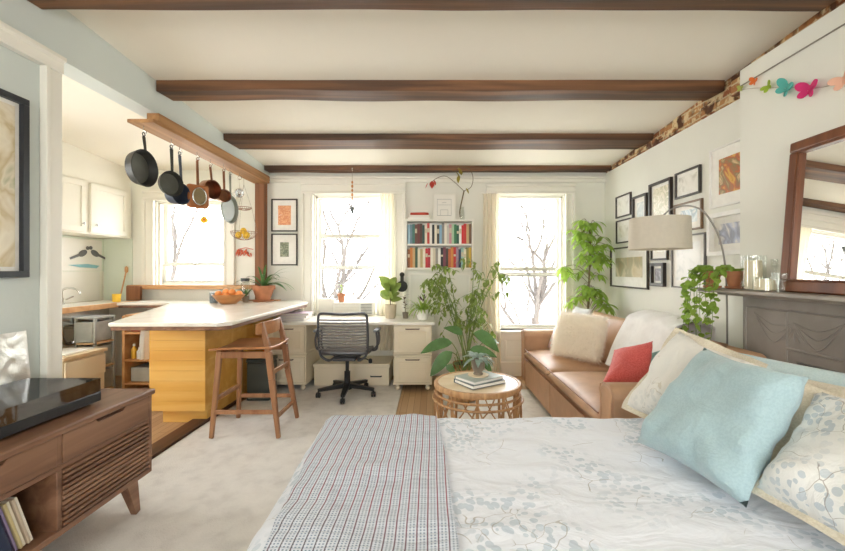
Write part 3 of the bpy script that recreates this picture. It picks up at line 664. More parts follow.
def shelf_books(lst, z0, hmax, which):
    wd = (sx1 - sx0 - .05) / len(lst); x = sx0 + .025
    for i, (n, c) in enumerate(lst):
        h = rnd.uniform(.86, 1) * hmax; w_ = wd * .985; dp = rnd.uniform(.11, .13); y0 = sy + .012 + rnd.uniform(0, .008)
        mb = MB(); mb.box(x, x + .0025, y0, y0 + dp, z0, z0 + h).box(x + w_ - .0025, x + w_, y0, y0 + dp, z0, z0 + h).box(x + .0025, x + w_ - .0025, y0, y0 + .003, z0, z0 + h)
        mb.mi = 1; mb.box(x + .0026, x + w_ - .0026, y0 + .0032, y0 + dp - .004, z0 + .002, z0 + h - .004)
        mb.mi = 2; mb.box(x + .0025, x + w_ - .0025, y0 - .0006, y0, z0 + h * .55, z0 + h * rnd.uniform(.62, .82))
        o = mb.build('book', [dyn(c, .5), M['paper'], dyn(rnd.choice(['#cfc4a8', c, c, c]), .5)], loc=(x + w_ / 2, y0, z0), smooth=False)
        tag(o, '%s book, %s from the left on the %s shelf of the wall bookcase' % (n, ordn[i], which), 'book', 'books on the %s shelf' % which)
        x += wd
shelf_books(bk, 1.5875, .25, 'upper'); shelf_books(bk2, 1.3075, .247, 'lower')
# on top of the bookshelf
def flat_book(name, c, size, pos, rz, label, group, cat='book'):
    t = MB(); sx, sy_, sz = size
    E = (0, 0, rz); m = Euler(E).to_matrix(); P = V(pos)
    def ob(c_, s_): t.obox(P + m @ V(c_), s_, E)
    ob((0, 0, .0015), (sx, sy_, .003)); ob((0, 0, sz - .0015), (sx, sy_, .003)); ob((-sx / 2 + .0015, 0, sz / 2), (.003, sy_, sz - .006))
    t.mi = 1; ob((.002, 0, sz / 2), (sx - .012, sy_ - .008, sz - .0062))
    return tag(t.build(name, [dyn(c, .35), M['paper']], loc=pos, smooth=False), label, cat, group)
flat_book('book', '#e9e4d6', (.27, .15, .03), (-.17, 4.76, 1.8725), .03, 'cream book lying flat on top of the wall bookcase, bottom of two', 'books lying on the bookcase')
flat_book('book', '#dcd6c6', (.25, .14, .022), (-.16, 4.76, 1.903), -.02, 'pale book lying flat on top of the wall bookcase, under the red object', 'books lying on the bookcase')
tag(MB().prism([(-.27, 4.74), (-.10, 4.72), (-.05, 4.745), (-.06, 4.80), (-.16, 4.785), (-.27, 4.765)], 'xy', 1.9265, 1.962).build('red_case', M['red'], loc=(-.15, 4.76, 1.9265), bevel=.008), 'flattened red case lying on the books on top of the bookcase', 'case')
t = thing('leaning_print', 'pale framed line drawing leaning on top of the wall bookcase', 'picture', (.11, 4.8, 1.8725))
tilt = lambda x0, x1, z0, z1, d0, d1: [(x, 4.775 + (z - 1.8725) * .18 + d, z) for x in (x0, x1) for d in (d0, d1) for z in (z0, z1)]
def tbox(mb, *a): return mb.add(tilt(*a), [(0, 1, 3, 2), (4, 6, 7, 5), (0, 4, 5, 1), (2, 3, 7, 6), (0, 2, 6, 4), (1, 5, 7, 3)])
mb = MB(); tbox(mb, 0, .27, 1.8735, 1.888, -.012, 0); tbox(mb, 0, .27, 2.185, 2.20, -.012, 0); tbox(mb, 0, .014, 1.888, 2.185, -.012, 0); tbox(mb, .256, .27, 1.888, 2.185, -.012, 0)
mb.build('frame', M['white'], t)
tbox(MB(), .014, .256, 1.888, 2.185, -.004, 0).build('mat_board', M['paper'], t, smooth=False)
mb = MB()
for a in ((.05, .22, 1.93, 1.934), (.05, .22, 2.13, 2.134), (.05, .053, 1.93, 2.134), (.217, .22, 1.93, 2.134), (.09, .18, 2.00, 2.003), (.09, .093, 1.93, 2.0), (.177, .18, 1.93, 2.0), (.06, .21, 2.06, 2.063), (.11, .16, 2.09, 2.093)): tbox(mb, *a, -.0055, -.0041)
mb.build('line_drawing', dyn('#9aa0a0'), t, smooth=False)
t = thing('vase_with_branch', 'glass vase with a bare red and olive leaved vine, on top of the bookcase', 'plant', (.35, 4.76, 1.8725))
MB().lathe([(.024, 1.873), (.026, 1.876), (.028, 1.93), (.02, 2.0), (.022, 2.03), (.0185, 2.03), (.0165, 2.0), (.0245, 1.93), (.0225, 1.88), (.001, 1.88)], (.35, 4.76, 0), 20).build('vase', M['clear'], t)
st = MB()
P = lambda px, py, d=4.74: ((px - 433) * d / 400, d, CH - (py - 270) * d / 400)
trunk = [P(460, 217, 4.76), P(460, 210, 4.76), P(462, 200), P(464, 191)]
st.tube(bez(trunk), [.005] * 3 + [.008] * (len(bez(trunk)) - 3), 6)
v1 = bez([P(464, 191), P(452, 180, 4.68), P(444, 176, 4.66), P(434, 180, 4.64), P(431, 187, 4.62)], 24); v2 = bez([P(464, 191), P(471, 187, 4.66), P(473, 178, 4.64), P(470, 170, 4.63), P(462, 167, 4.62), P(456, 169, 4.62)], 24)
st.tube(v1, .0035, 5); st.tube(v2, .0035, 5); st.build('stem', M['stem'], t)
lf = MB()
for px, py in ((458, 168), (456, 172), (460, 171), (466, 188)): lf.leaf(P(px, py, 4.62), (rnd.uniform(-.6, .6), -.3, rnd.uniform(-.9, -.2)), .08, .05, .5)
lf.leaf(P(459, 175, 4.66), (-.1, -.1, -1), .1, .055, .1); lf.build('foliage', M['leaf_o'], t)
lr = MB(); lr.leaf(P(432, 181, 4.62), (.0, -.1, -1), .09, .06, .2); lr.leaf(P(434, 180, 4.62), (.3, -.2, -1), .07, .045, .2); lr.leaf(P(428, 183, 4.62), (-.5, -.2, -1), .07, .04, .2); lr.build('red_leaves', M['leaf_r'], t)['label'] = 'red leaves'
# ================================================================ DESK, CABINETS, CHAIR
tag(MB().box(-1.74, .015, 4.17, 4.78, .705, .735).build('desktop', M['deskw'], loc=(-.86, 4.47, .705), bevel=.005), 'long white desktop resting on two cream drawer cabinets', 'desk')
def drawer_cabinet(x, label, first=None):
    if first is not None:
        c = copy_tree(first); c.location = (x, 4.19, 0); c['label'] = label; return c
    y0, y1 = 4.19, 4.74; w_ = .20
    t = thing('drawer_cabinet', label, 'cabinet', (x, 4.19, 0), 'cream drawer cabinets under the desk')
    for a, b in ((.075, .385), (.39, .705)):
        m = MB().box(x - w_, x + w_, y0 + .02, y1, a, b - .003).box(x - w_ - .006, x + w_ + .006, y0 + .01, y1, a, a + .02); m.build('body', M['cream_paint'], t, bevel=.003)
        za, zb = a + .028, b - .02
        d = MB().box(x - w_ + .012, x + w_ - .012, y0 + .006, y0 + .022, za, zb)
        for q in ((x - w_ + .012, x + w_ - .012, zb - .045, zb), (x - w_ + .012, x + w_ - .012, za, za + .035), (x - w_ + .012, x - w_ + .055, za + .035, zb - .045), (x + w_ - .055, x + w_ - .012, za + .035, zb - .045)): d.box(q[0], q[1], y0 - .006, y0 + .006, q[2], q[3])
        n = 9
        for k in range(n):
            z = za + .037 + k * (zb - za - .085) / n; d.prism([(y0 + .006, z), (y0 - .002, z + .002), (y0 + .006, z + (zb - za - .085) / n - .002)], 'yz', x - w_ + .055, x + w_ - .055)
        d = d.build('drawer', M['cream_paint'], t, bevel=.0015)
        MB().tube([(x - .07, y0 - .006, zb - .022), (x - .07, y0 - .026, zb - .022), (x + .07, y0 - .026, zb - .022), (x + .07, y0 - .006, zb - .022)], .006, 8).build('handle', dyn('#5b4636', .4), d)
    for sx in (-1, 1):
        for y in (y0 + .045, y1 - .045): MB().lathe([(.014, .016), (.024, .028), (.027, .045), (.02, .06), (.026, .066), (.026, .076)], (x + sx * (w_ - .04), y, 0), 16).build('foot', M['cream_paint'], t)
    return t
dc = drawer_cabinet(-.215, 'cream two-drawer cabinet at the right end of the desk, below the spider plant')
drawer_cabinet(-1.535, 'cream two-drawer cabinet at the left end of the desk, behind the bar stool', dc)
t = thing('storage_box', 'low wide cream storage chest on the floor under the desk behind the chair', 'storage box', (-.89, 4.6, 0))
MB().box(-1.30, -.48, 4.37, 4.78, .016, .215).build('body', M['cream_paint'], t, bevel=.004)
MB().box(-1.31, -.47, 4.362, 4.785, .216, .255).build('lid', M['cream_paint'], t, bevel=.004)
MB().tube([(-.68, 4.369, .12), (-.68, 4.352, .12), (-.565, 4.352, .12), (-.565, 4.369, .12)], .007, 8).build('handle', M['black'], t)
# office chair
def office_chair(loc):
    x0, y0, z0 = loc; t = thing('office_chair', 'grey corded desk chair on castors, its back to the camera', 'chair', loc)
    Q = lambda x, y, z: (x0 + x, y0 + y, z0 + z)
    for k in range(5):
        a = -pi / 2 + .06 + k * 2 * pi / 5; c, s = cos(a), sin(a)
        lg = MB().bar(Q(.03 * c, .03 * s, .10), Q(.29 * c, .29 * s, .075), .06, .045, .038, .028).build('leg', M['black'], t, bevel=.004)
        MB().lathe([(.02, -.022), (.027, -.018), (.027, -.006), (.012, -.003), (.012, .003), (.027, .006), (.027, .018), (.02, .022)], Q(.285 * c, .285 * s, .028), 16, 'x').tube([Q(.285 * c, .285 * s, .03), Q(.285 * c, .285 * s, .066)], .008).build('castor', M['black'], lg)
    MB().lathe([(.045, .06), (.045, .12), (.03, .125), (.03, .24), (.018, .245), (.018, .36), (.06, .365), (.06, .38)], Q(0, 0, 0), 20).build('gas_column', M['black'], t)
    MB().bar(Q(-.11, -.10, .39), Q(.11, -.10, .39), .12, .03).bar(Q(-.10, .02, .395), Q(.10, .02, .395), .2, .03).build('seat_mount', M['chair_g'], t, bevel=.004)
    MB().tube([Q(.06, 0, .375), Q(.20, -.03, .37), Q(.235, -.04, .355)], .006).lathe([(.012, .33), (.018, .335), (.018, .365), (.01, .375)], Q(.24, -.04, 0), 12).build('lever', M['black'], t)
    # frame: one tube, back loop running down and forward under the seat
    L = [(-.235, -.21, .80), (-.238, -.20, .66), (-.235, -.18, .52), (-.215, -.175, .43), (-.15, -.16, .385), (-.12, -.05, .385), (-.12, .08, .39)]
    left = bez([Q(*p) for p in L], 36); right = bez([Q(-p[0], p[1], p[2]) for p in L], 36)
    topc = bez([Q(-.235, -.21, .80), Q(-.225, -.215, .835), Q(-.18, -.22, .848), Q(0, -.235, .842), Q(.18, -.22, .848), Q(.225, -.215, .835), Q(.235, -.21, .80)], 36)
    MB().tube(left[::-1] + topc[1:-1] + right, .0125, 8).build('back_frame', M['chair_g'], t)
    mb = MB()
    for k in range(11):
        z = .50 + .0285 * k; yb = -.215 + (.80 - z) * .1
        mb.tube(bez([Q(-.232, yb, z), Q(-.12, yb - .012, z), Q(0, yb - .016, z), Q(.12, yb - .012, z), Q(.232, yb, z)], 16), .0085, 6)
    mb.build('back_cords', M['cord'], t)
    sf = []
    for k in range(28):
        a = 2 * pi * k / 28; c, s = cos(a), sin(a); sf.append(Q(.245 * abs(c) ** .4 * (1 if c > 0 else -1), .02 + .22 * abs(s) ** .4 * (1 if s > 0 else -1), .455 + (-.015 if s > 0 else 0)))
    MB().tube(sf, .012, 8, True).bar(Q(-.12, .0, .40), Q(-.225, .0, .452), .03, .02).bar(Q(.12, .0, .40), Q(.225, .0, .452), .03, .02).build('seat_frame', M['chair_g'], t)
    mb = MB()
    for k in range(13):
        y = -.165 + k * .031; mb.tube([Q(-.235, y, .452), Q(-.1, y, .443), Q(.1, y, .443), Q(.235, y, .452)], .009, 6)
    mb.build('seat_cords', M['cord'], t)
    for s in (-1, 1):
        MB().tube(bez([Q(.24 * s, .0, .45), Q(.30 * s, -.02, .47), Q(.31 * s, -.04, .56), Q(.30 * s, -.02, .635), Q(.30 * s, .09, .64), Q(.30 * s, .15, .60), Q(.30 * s, .13, .50), Q(.26 * s, .06, .45)], 40), .011, 8).build('arm_loop', M['chair_g'], t)
        MB().obox(Q(.30 * s, .03, .655), (.055, .22, .024)).build('armrest', dyn('#6b7076', .5), t, bevel=.01)
office_chair((-.87, 4.06, .014))
# air conditioner in the window over the desk
t = thing('air_conditioner', 'white window air conditioner in the window behind the desk chair', 'air conditioner', (-.945, 4.85, .72))
MB().box(-1.20, -.70, 4.77, 5.2, .736, .895).build('body', M['white'], t, bevel=.008)
mb = MB()
for k in range(7): mb.box(-.86, -.73, 4.762, 4.772, .757 + k * .018, .766 + k * .018)
mb.build('side_grille', dyn('#8d8d88', .5), t)
mb = MB()
for k in range(7): mb.box(-1.17, -.88, 4.764, 4.772, .757 + k * .018, .764 + k * .018)
mb.build('front_grille', dyn('#dedbd0', .5), t)
MB().box(-1.43, -1.205, 4.90, 4.92, .72, .93).build('side_panel', M['white'], t); MB().box(-.695, -.49, 4.90, 4.92, .72, .93).build('side_panel', M['white'], t)
# ================================================================ BAR STOOL
def stool():
    t = thing('bar_stool', 'brown wooden counter stool with a curved back at the kitchen counter', 'stool', (-1.41, 3.2, .014))
    m = M['stoolwood']; zf = .0165
    for y, yt in ((3.005, 3.04), (3.42, 3.37)):
        MB().bar((-1.665, y, zf), (-1.62, yt, .665), .03, .03, .038, .038).build('leg', m, t, bevel=.006)
        P_ = [V((-1.16, y, zf)), V((-1.225, yt, .45)), V((-1.25, yt, .66)), V((-1.30, yt, .885))]
        mb = MB()
        W_ = (.03, .042, .044, .028)
        for i in range(3): mb.bar(P_[i], P_[i+1], W_[i], W_[i], W_[i+1], W_[i+1])
        mb.build('leg', m, t, bevel=.006)
        MB().bar((-1.652, y + (.008 if y < 3.2 else -.008), .21), (-1.19, y + (.008 if y < 3.2 else -.008), .21), .02, .032).build('stretcher', m, t, bevel=.004)
        MB().bar((-1.62, yt, .635), (-1.25, yt, .635), .022, .05).build('seat_rail', m, t, bevel=.004)
    MB().bar((-1.649, 3.02, .30), (-1.649, 3.40, .30), .022, .034).build('stretcher', m, t, bevel=.004)
    MB().bar((-1.185, 3.02, .165), (-1.185, 3.40, .165), .02, .03).bar((-1.222, 3.04, .50), (-1.222, 3.37, .50), .02, .034).build('stretcher', m, t, bevel=.004)
    MB().bar((-1.63, 3.04, .635), (-1.63, 3.37, .635), .022, .05).build('seat_rail', m, t, bevel=.004)
    def sf(top):
        def f(u, v):
            x = -1.67 + .44 * u; y = 3.205 + (v - .5) * (.46 - .05 * u) ; a = 2 * v - 1
            return V((x, y, .668 + .018 * a * a + .012 * (1 - u) ** 4 * -1 + (.018 if top else 0)))
        return f
    mb = MB(); mb.grid(sf(1), 12, 14); mb.grid(sf(0), 12, 14)
    n = 13 * 15
    per = [i * 15 for i in range(13)] + [12 * 15 + j for j in range(1, 15)] + [i * 15 + 14 for i in range(11, -1, -1)] + [j for j in range(13, 0, -1)]
    for i in range(len(per)): a, b = per[i], per[(i + 1) % len(per)]; mb.f.append([a, b, b + n, a + n]); mb.m.append(0)
    mb.build('seat', M['stoolseat'], t, bevel=.004)
    mb = MB()
    def bf(off):
        def f(u, v):
            a = 2 * u - 1; y = 3.205 + a * .225; hh = .052 * (1 - .25 * a * a * a * a)
            return V((-1.31 + off - .05 * a * a + .035, y, .835 + (v - .5) * 2 * hh))
        return f
    mb.grid(bf(0), 16, 4); mb.grid(bf(.014), 16, 4); n = 17 * 5
    per = [i * 5 for i in range(17)] + [16 * 5 + j for j in range(1, 5)] + [i * 5 + 4 for i in range(15, -1, -1)] + [3, 2, 1]
    for i in range(len(per)): a, b = per[i], per[(i + 1) % len(per)]; mb.f.append([a, b, b + n, a + n]); mb.m.append(0)
    mb.build('backrest', M['stoolseat'], t, bevel=.003)
stool()
# ================================================================ PENINSULA
def worktop_mat():
    m, nt, b = new_mat('pale_stone_worktop'); v = coord(nt)
    nt.links.new(ramp(nt, noise_t(nt, v, 4, 6, 1), [(.4, lin('#e9e3d6')), (.6, lin('#f2eee5'))]), b.inputs['Base Color']); b.inputs['Roughness'].default_value = .22; return m
M['worktop'] = worktop_mat()
poly = [(-2.21, 2.72), (-1.47, 2.72), (-1.40, 2.79), (-1.41, 4.5), (-1.56, 4.755), (-3.45, 4.755), (-3.45, 4.36), (-2.86, 4.36)]
t = thing('kitchen_worktop', 'long pale stone worktop of the kitchen peninsula with the fruit bowl', 'worktop', (-2, 3.7, .884))
MB().prism(poly, 'xy', .893, .92).build('slab', M['worktop'], t, bevel=.006)
ins = [(-2.2, 2.728), (-1.473, 2.728), (-1.408, 2.793), (-1.418, 4.497), (-1.565, 4.75), (-3.44, 4.75), (-3.44, 4.37), (-2.85, 4.37)]
MB().prism(ins, 'xy', .866, .893).build('edge_board', M['walnut'], t, bevel=.003)
t = thing('peninsula_base', 'golden pine clad base of the kitchen peninsula', 'cabinet', (-2.1, 3.8, 0))
MB().prism([(-2.33, 3.3), (-1.885, 3.3), (-1.885, 4.7), (-2.33, 4.7)], 'xy', .115, .866).build('body', M['pine'], t, bevel=.003)
mb = MB()
for k in range(9):
    z = .118 + k * .083; h = .0822
    mb.box(-2.335, -1.876, 3.292, 3.30, z, z + h).box(-1.885, -1.876, 3.302, 4.70, z, z + h)
mb.build('cladding', M['pine'], t, bevel=.0005)
MB().box(-2.27, -1.90, 3.36, 4.69, 0, .115).build('plinth', M['pine'], t, bevel=.003)
# towel hanging on its kitchen side
t = thing('hand_towel', 'white towel hanging on the kitchen side of the pine peninsula', 'towel', (-2.36, 3.4, .84))
def tw(o):
    return lambda u, v: V((-2.372 - o - .012 * sin(u * 14 + v * 3) - .02 * (1 - v), 3.31 + .2 * u, .53 + .31 * v))
mb = MB(); mb.grid(tw(0), 16, 12); mb.grid(tw(.035), 16, 12); weld(mb.build('cloth', M['towel'], t))
MB().tube([(-2.342, 3.3, .84), (-2.37, 3.31, .845), (-2.37, 3.56, .845), (-2.342, 3.57, .84)], .006).build('rail', M['steel'], t)
# bin
t = thing('waste_bin', 'dark grey waste bin on the floor under the counter behind the stool', 'bin', (-1.68, 3.95, .015))
MB().prism([(-1.80, 3.86), (-1.58, 3.86), (-1.58, 4.06), (-1.80, 4.06)], 'xy', .0155, .38).build('body', plain('bin_grey', '#4c5450', .5), t, bevel=.012)
MB().prism([(-1.805, 3.855), (-1.575, 3.855), (-1.575, 4.065), (-1.805, 4.065)], 'xy', .382, .42).build('lid', plain('bin_lid', '#3d4442', .4), t, bevel=.01)
# ================================================================ COFFEE TABLE
def coffee():
    cx, cy = .323, 2.906; r = .316; t = thing('coffee_table', 'round rattan coffee table with a pale wooden top', 'table', (cx, cy, .014))
    MB().lathe([(r - .035, .452), (r - .03, .470), (.001, .470)], (cx, cy, 0), 64).build('tabletop', M['oak'], t)
    MB().lathe([(r - .03, .44), (r - .005, .436), (r, .448), (r, .462), (r - .008, .473), (r - .026, .4735), (r - .03, .468)], (cx, cy, 0), 64).build('rim', M['rattan'], t)
    for zz, rr in ((.40, r - .012), (.36, r + .006)):
        MB().tube([(cx + rr * cos(2 * pi * k / 48), cy + rr * sin(2 * pi * k / 48), zz) for k in range(48)], .0085, 6, True).build('hoop', M['rattan'], t)
    MB().tube([(cx + (r - .02) * cos(2 * pi * k / 48), cy + (r - .02) * sin(2 * pi * k / 48), .028) for k in range(48)], .011, 6, True).build('base_hoop', M['rattan'], t)
    n = 10
    for k in range(n):
        a = 2 * pi * k / n + .2
        MB().tube([(cx + (r - .02) * cos(a), cy + (r - .02) * sin(a), .028), (cx + (r - .035) * cos(a), cy + (r - .035) * sin(a), .25), (cx + (r - .02) * cos(a), cy + (r - .02) * sin(a), .44)], .011, 8).build('post', M['rattan'], t)
        mb = MB()
        for sg in (-1, 1):
            mb.tube([(cx + (r - .004) * cos(a + sg * s * 2 * pi / n), cy + (r - .004) * sin(a + sg * s * 2 * pi / n), .40 - .33 * sin(pi / 2 * s) ) for s in (0, .2, .4, .6, .8, 1)], .006, 6)
        mb.build('lattice_cane', M['rattan'], t)
coffee()
flat_book('book', '#55626a', (.22, .30, .026), (.335, 2.86, .4742), -1.0, 'dark slate book, bottom of the pair on the coffee table', 'books on the coffee table')
flat_book('book', '#a9b3ad', (.21, .28, .022), (.33, 2.865, .5006), -.93, 'pale grey book, top of the pair on the coffee table', 'books on the coffee table')
t = thing('coaster', 'round pale wooden coaster under the brown pot on the books', 'coaster', (.325, 2.875, .523)); 
MB().lathe([(.072, .5232), (.075, .526), (.075, .530), (.001, .530)], (.325, 2.875, 0), 32).build('disc', M['oak'], t)
# ================================================================ SOFA
def sofa():
    t = thing('sofa', 'tan leather sofa along the right wall with piped seat cushions', 'sofa', (1.5, 3.4, 0)); L = M['leather']
    xf, xb, y0, y1 = .99, 1.88, 2.22, 4.44
    MB().box(xf + .03, xb, y0 + .02, y1 - .02, .09, .325).build('base', L, t, bevel=.012)
    mb = MB()
    for a, b in ((y0 + .13, 3.40), (3.41, y1 - .13)): mb = MB(); mb.box(xf + .004, xf + .03, a, b, .05, .32); mb.build('skirt_panel', L, t, bevel=.006)
    for x in (xf + .08, xb - .08):
        for y in (y0 + .09, y1 - .09): MB().lathe([(.02, .0145), (.028, .09)], (x, y, 0), 12).build('foot', M['walnut_d'], t)
    for y in (y0, y1 - .13):      # arms: padded, slightly rolled
        poly = [(y, .09), (y + .13, .09), (y + .135, .54), (y + .15, .58), (y + .135, .615), (y + .09, .632), (y + .04, .632), (y - .005, .615), (y - .02, .58), (y - .005, .54)]
        a = MB().prism(poly, 'yz', xf - .005, xb - .03).build('arm', L, t, bevel=.02)
        MB().tube([(xf - .003, p[0], p[1]) for p in poly], .004, 6, True).build('piping', M['leather'], a)
    for a, b in ((y0 + .135, 3.43), (3.435, y1 - .135)):
        def cu(top):
            def f(u, v):
                p, q = 2 * u - 1, 2 * v - 1; e = max(0, (1 - p ** 6) * (1 - q ** 6)) ** .5
                x = xf - .02 + .64 * u; y = a + (b - a) * v
                w = noise.noise(V((x * 3, y * 3, 5))) * .01
                return V((x, y, .385 + (.055 + .018 * (1 - p * p) * (1 - q * q) + w) * e * (1 if top else -1)))
            return f
        mb = MB(); mb.grid(cu(1), 22, 22); mb.grid(cu(0), 22, 22); c = weld(mb.build('seat_cushion', L, t))
        for z in (.435,):
            MB().tube([(xf - .012, a + .012, z), (xf - .012, b - .012, z)], .005).tube([(xf - .012, a + .012, z - .1), (xf - .012, b - .012, z - .1)], .005).build('piping', M['leather_d'], c)
    for a, b in ((y0 + .13, 3.42), (3.425, y1 - .13)):
        m = 2
        pm = pillow_mb((1.57, a, .43), (1.57, b, .43), (1.735, b, .845), (1.735, a, .845), .075, 16, a, .02)
        weld(pm.build('back_cushion', L, t))
    MB().prism([(1.755, .09), (xb, .09), (xb, .80), (xb - .05, .815), (xb - .09, .79)], 'xz', y0 + .02, y1 - .02).build('back', L, t, bevel=.02)
sofa()
def cushion(name, label, c, mat, t=.07, inset=.06, seed=1, group=None, cat='cushion', wr=.006, part=None):
    pm = pillow_mb(*c, t, 22, seed, inset, wr); ctr = sum((V(p) for p in c), V()) / 4
    if part is None: o = pm.build(name, mat, loc=ctr, fixn=False); weld(o); return tag(o, label, cat, group)
    r = thing(name, label, cat, ctr, group); o = pm.build('cover', mat, r, fixn=False); weld(o); part(r, pm); return r
def fur(r, pm):
    mb = MB(); rr = random.Random(3); ctr = ORG[r]
    base = [p for p in pm.v]
    fs = pm.f
    for _ in range(16000):
        f = rr.choice(fs); a, b, c, d = (base[i] for i in f); n = (c - a).cross(d - b)
        if n.length < 1e-7: continue
        n.normalize(); p = a.lerp(b, rr.random()).lerp(d.lerp(c, rr.random()), rr.random())
        if n.dot(p - ctr) < 0: n = -n
        dr = (n * .8 + (p - ctr) * 1.2 + V((rr.uniform(-.5, .5), rr.uniform(-.5, .5), rr.uniform(-.9, .2)))).normalized()
        L_ = rr.uniform(.026, .05); s = dr.orthogonal().normalized() * .0014
        mb.add([p - s, p + s, p + dr * L_ * .6 + V((0, 0, -.003)), p + dr * L_ + V((0, 0, -.008))], [(0, 1, 2), (0, 2, 3)])
    o = mb.build('fur', M['fur'], r, fixn=False, smooth=False); o['kind'] = 'stuff'
cushion('fur_cushion', 'large shaggy cream fur cushion on the sofa seat', ((1.15, 3.86, .475), (1.44, 3.49, .475), (1.55, 3.58, .855), (1.28, 3.96, .865)), M['fur'], .085, .02, 2, part=fur)
M['floral'] = art('coral_floral', ['#d8c3bb', '#b86a62', '#e5dad2', '#8f9aa5', '#dfd3cb'], 26)
cushion('patterned_cushion', 'faded coral patterned cushion against the far sofa arm', ((1.22, 4.27, .455), (1.30, 3.93, .455), (1.47, 3.97, .78), (1.38, 4.28, .78)), M['floral'], .055, .05, 3)
cushion('grey_cushion', 'pale grey cushion peeking out above the fur cushion', ((1.36, 4.26, .455), (1.42, 3.90, .455), (1.56, 3.92, .90), (1.52, 4.26, .90)), dyn('#cfcfcd', .9), .05, .05, 4)
cushion('coral_cushion', 'coral red cushion leaning over the near sofa arm', ((1.03, 2.44, .59), (1.36, 2.52, .51), (1.43, 2.60, .82), (1.25, 2.76, .73)), M['coral'], .065, .07, 5)
cushion('teal_cushion', 'small grey teal cushion beside the coral one on the sofa', ((1.32, 2.58, .50), (1.54, 2.50, .50), (1.58, 2.62, .79), (1.42, 2.72, .70)), M['sage'], .05, .06, 6)
# white throw over the near half of the sofa back
def tf(o):
    def f(u, v):
        y = 2.70 + .66 * u; s = v * 1.05
        w = .018 * noise.noise(V((y * 7, s * 7, 1))) + .01 * sin(y * 24 + s * 3)
        if s < .42: x, z = 1.455 + .17 * s / .42, .50 + s * .93
        elif s < .72: k = (s - .42) / .30 * pi; x, z = 1.80 - .10 * cos(k), .885 + .045 * sin(k)
        else: x, z = 1.925, .885 - (s - .72) * 1.0
        if s >= .42 and s < .72: x = 1.625 + (1.925 - 1.625) * (s - .42) / .30
        return V((min(x + w * .8 - o * .5, 2.0), y + .02 * sin(s * 9), z + w + .01 - (o if s < .72 else 0)))
    return f
mb = MB(); mb.grid(tf(0), 30, 34); mb.grid(tf(.012), 30, 34)
tag(weld(mb.build('throw_blanket', M['fur_w'], loc=(1.8, 3.0, .5))), 'fluffy white throw draped over the near half of the sofa back', 'blanket')

# ================================================================ BED
BX0, BX1, BY0, BY1, BZ = -.52, 1.86, -.10, 1.90, .605
t = thing('bed', 'double bed with mattress in the foreground under blossom print bedding', 'bed', (.6, .9, 0))
MB().box(BX0 + .10, 1.80, BY0 + .1, BY1 - .09, .33, .575).build('mattress', M['towel'], t, bevel=.04)
MB().box(BX0 + .12, 1.79, BY0 + .12, BY1 - .11, .10, .33).build('base', dyn('#b9a98c', .9), t, bevel=.01)
for x in (BX0 + .27, 1.72):
    for y in (BY0 + .2, BY1 - .2): MB().lathe([(.025, .001), (.03, .10)], (x, y, 0), 12).build('foot', M['walnut_d'], t)
def fall(s, lo, hi, r=.09):
    """arc-length s over an edge: returns coordinate and drop"""
    def one(d):
        if d <= 0: return 0, 0
        if d < r * pi / 2: a = d / r; return r * sin(a), r * (1 - cos(a))
        return r + (d - r * pi / 2) * .10, r + (d - r * pi / 2) * .99
    if s < lo + r: k, dz = one(lo + r - s); return lo + r - k, dz
    if s > hi - r: k, dz = one(s - hi + r); return hi - r + k, dz
    return s, 0
def cloth_pt(sx, sy, off=0, hix=9):
    x, dx = fall(sx, BX0, hix); y, dy = fall(sy, BY0, BY1)
    dz = min(max(dx, dy) + .35 * min(dx, dy), .52)
    p = V((sx, sy, 0))
    top = .012 * noise.noise(p * 2.3) + .012 * noise.noise(V((sx * 4 + sy * 2, sy * 10, 3))) + .006 * noise.noise(V((sx * 9 - sy * 3, sy * 21, 7))) + .004 * noise.noise(p * 17)
    side = .02 * sin(sx * 16 + 1.5 * sin(sy * 3)) * (1 if dy > .12 else 0) + .018 * sin(sy * 14) * (1 if dx > .12 else 0)
    z = BZ + top - dz + off * (1 if dz < .1 else .3)
    if dy > .1: y += (side + off) * (1 if sy > .9 else -1)
    if dx > .1: x -= side + off
    return V((x + .06 * max(0, 1 - sy / 1.9) * max(0, .6 - sx), y, z))
DX0, DX1, DY0, DY1 = BX0 - .36, 1.40, BY0 - .3, BY1 + .36
mb = MB(); mb.grid(lambda u, v: cloth_pt(DX0 + (DX1 - DX0) * u, DY0 + (DY1 - DY0) * v), 110, 100)
mb.grid(lambda u, v: cloth_pt(DX0 + (DX1 - DX0) * u, DY0 + (DY1 - DY0) * v) + V((0, 0, -.014)), 60, 60)
tag(mb.build('duvet', M['duvet'], loc=(.5, .9, BZ), fixn=False, ang=180), 'white duvet with pale blue blossom branches spread over the bed', 'duvet')
def thr(o):
    def f(u, v):
        sy = BY0 - .25 + (BY1 + .26 - BY0 + .25) * v
        xl = -.345 - .068 * sy; xr = .095 - .045 * sy + .006 * sin(sy * 5)
        sx = (xl - .025) + (xr - xl + .025) * u
        return cloth_pt(sx, sy, .012 - o)
    return f
mb = MB(); mb.grid(thr(0), 60, 90); mb.grid(thr(.008), 60, 90)
tag(weld(mb.build('bed_throw', M['throw'], loc=(-.2, .9, BZ)), .0002), 'blue grey woven throw with thin crimson stripes across the foot of the bed', 'blanket')
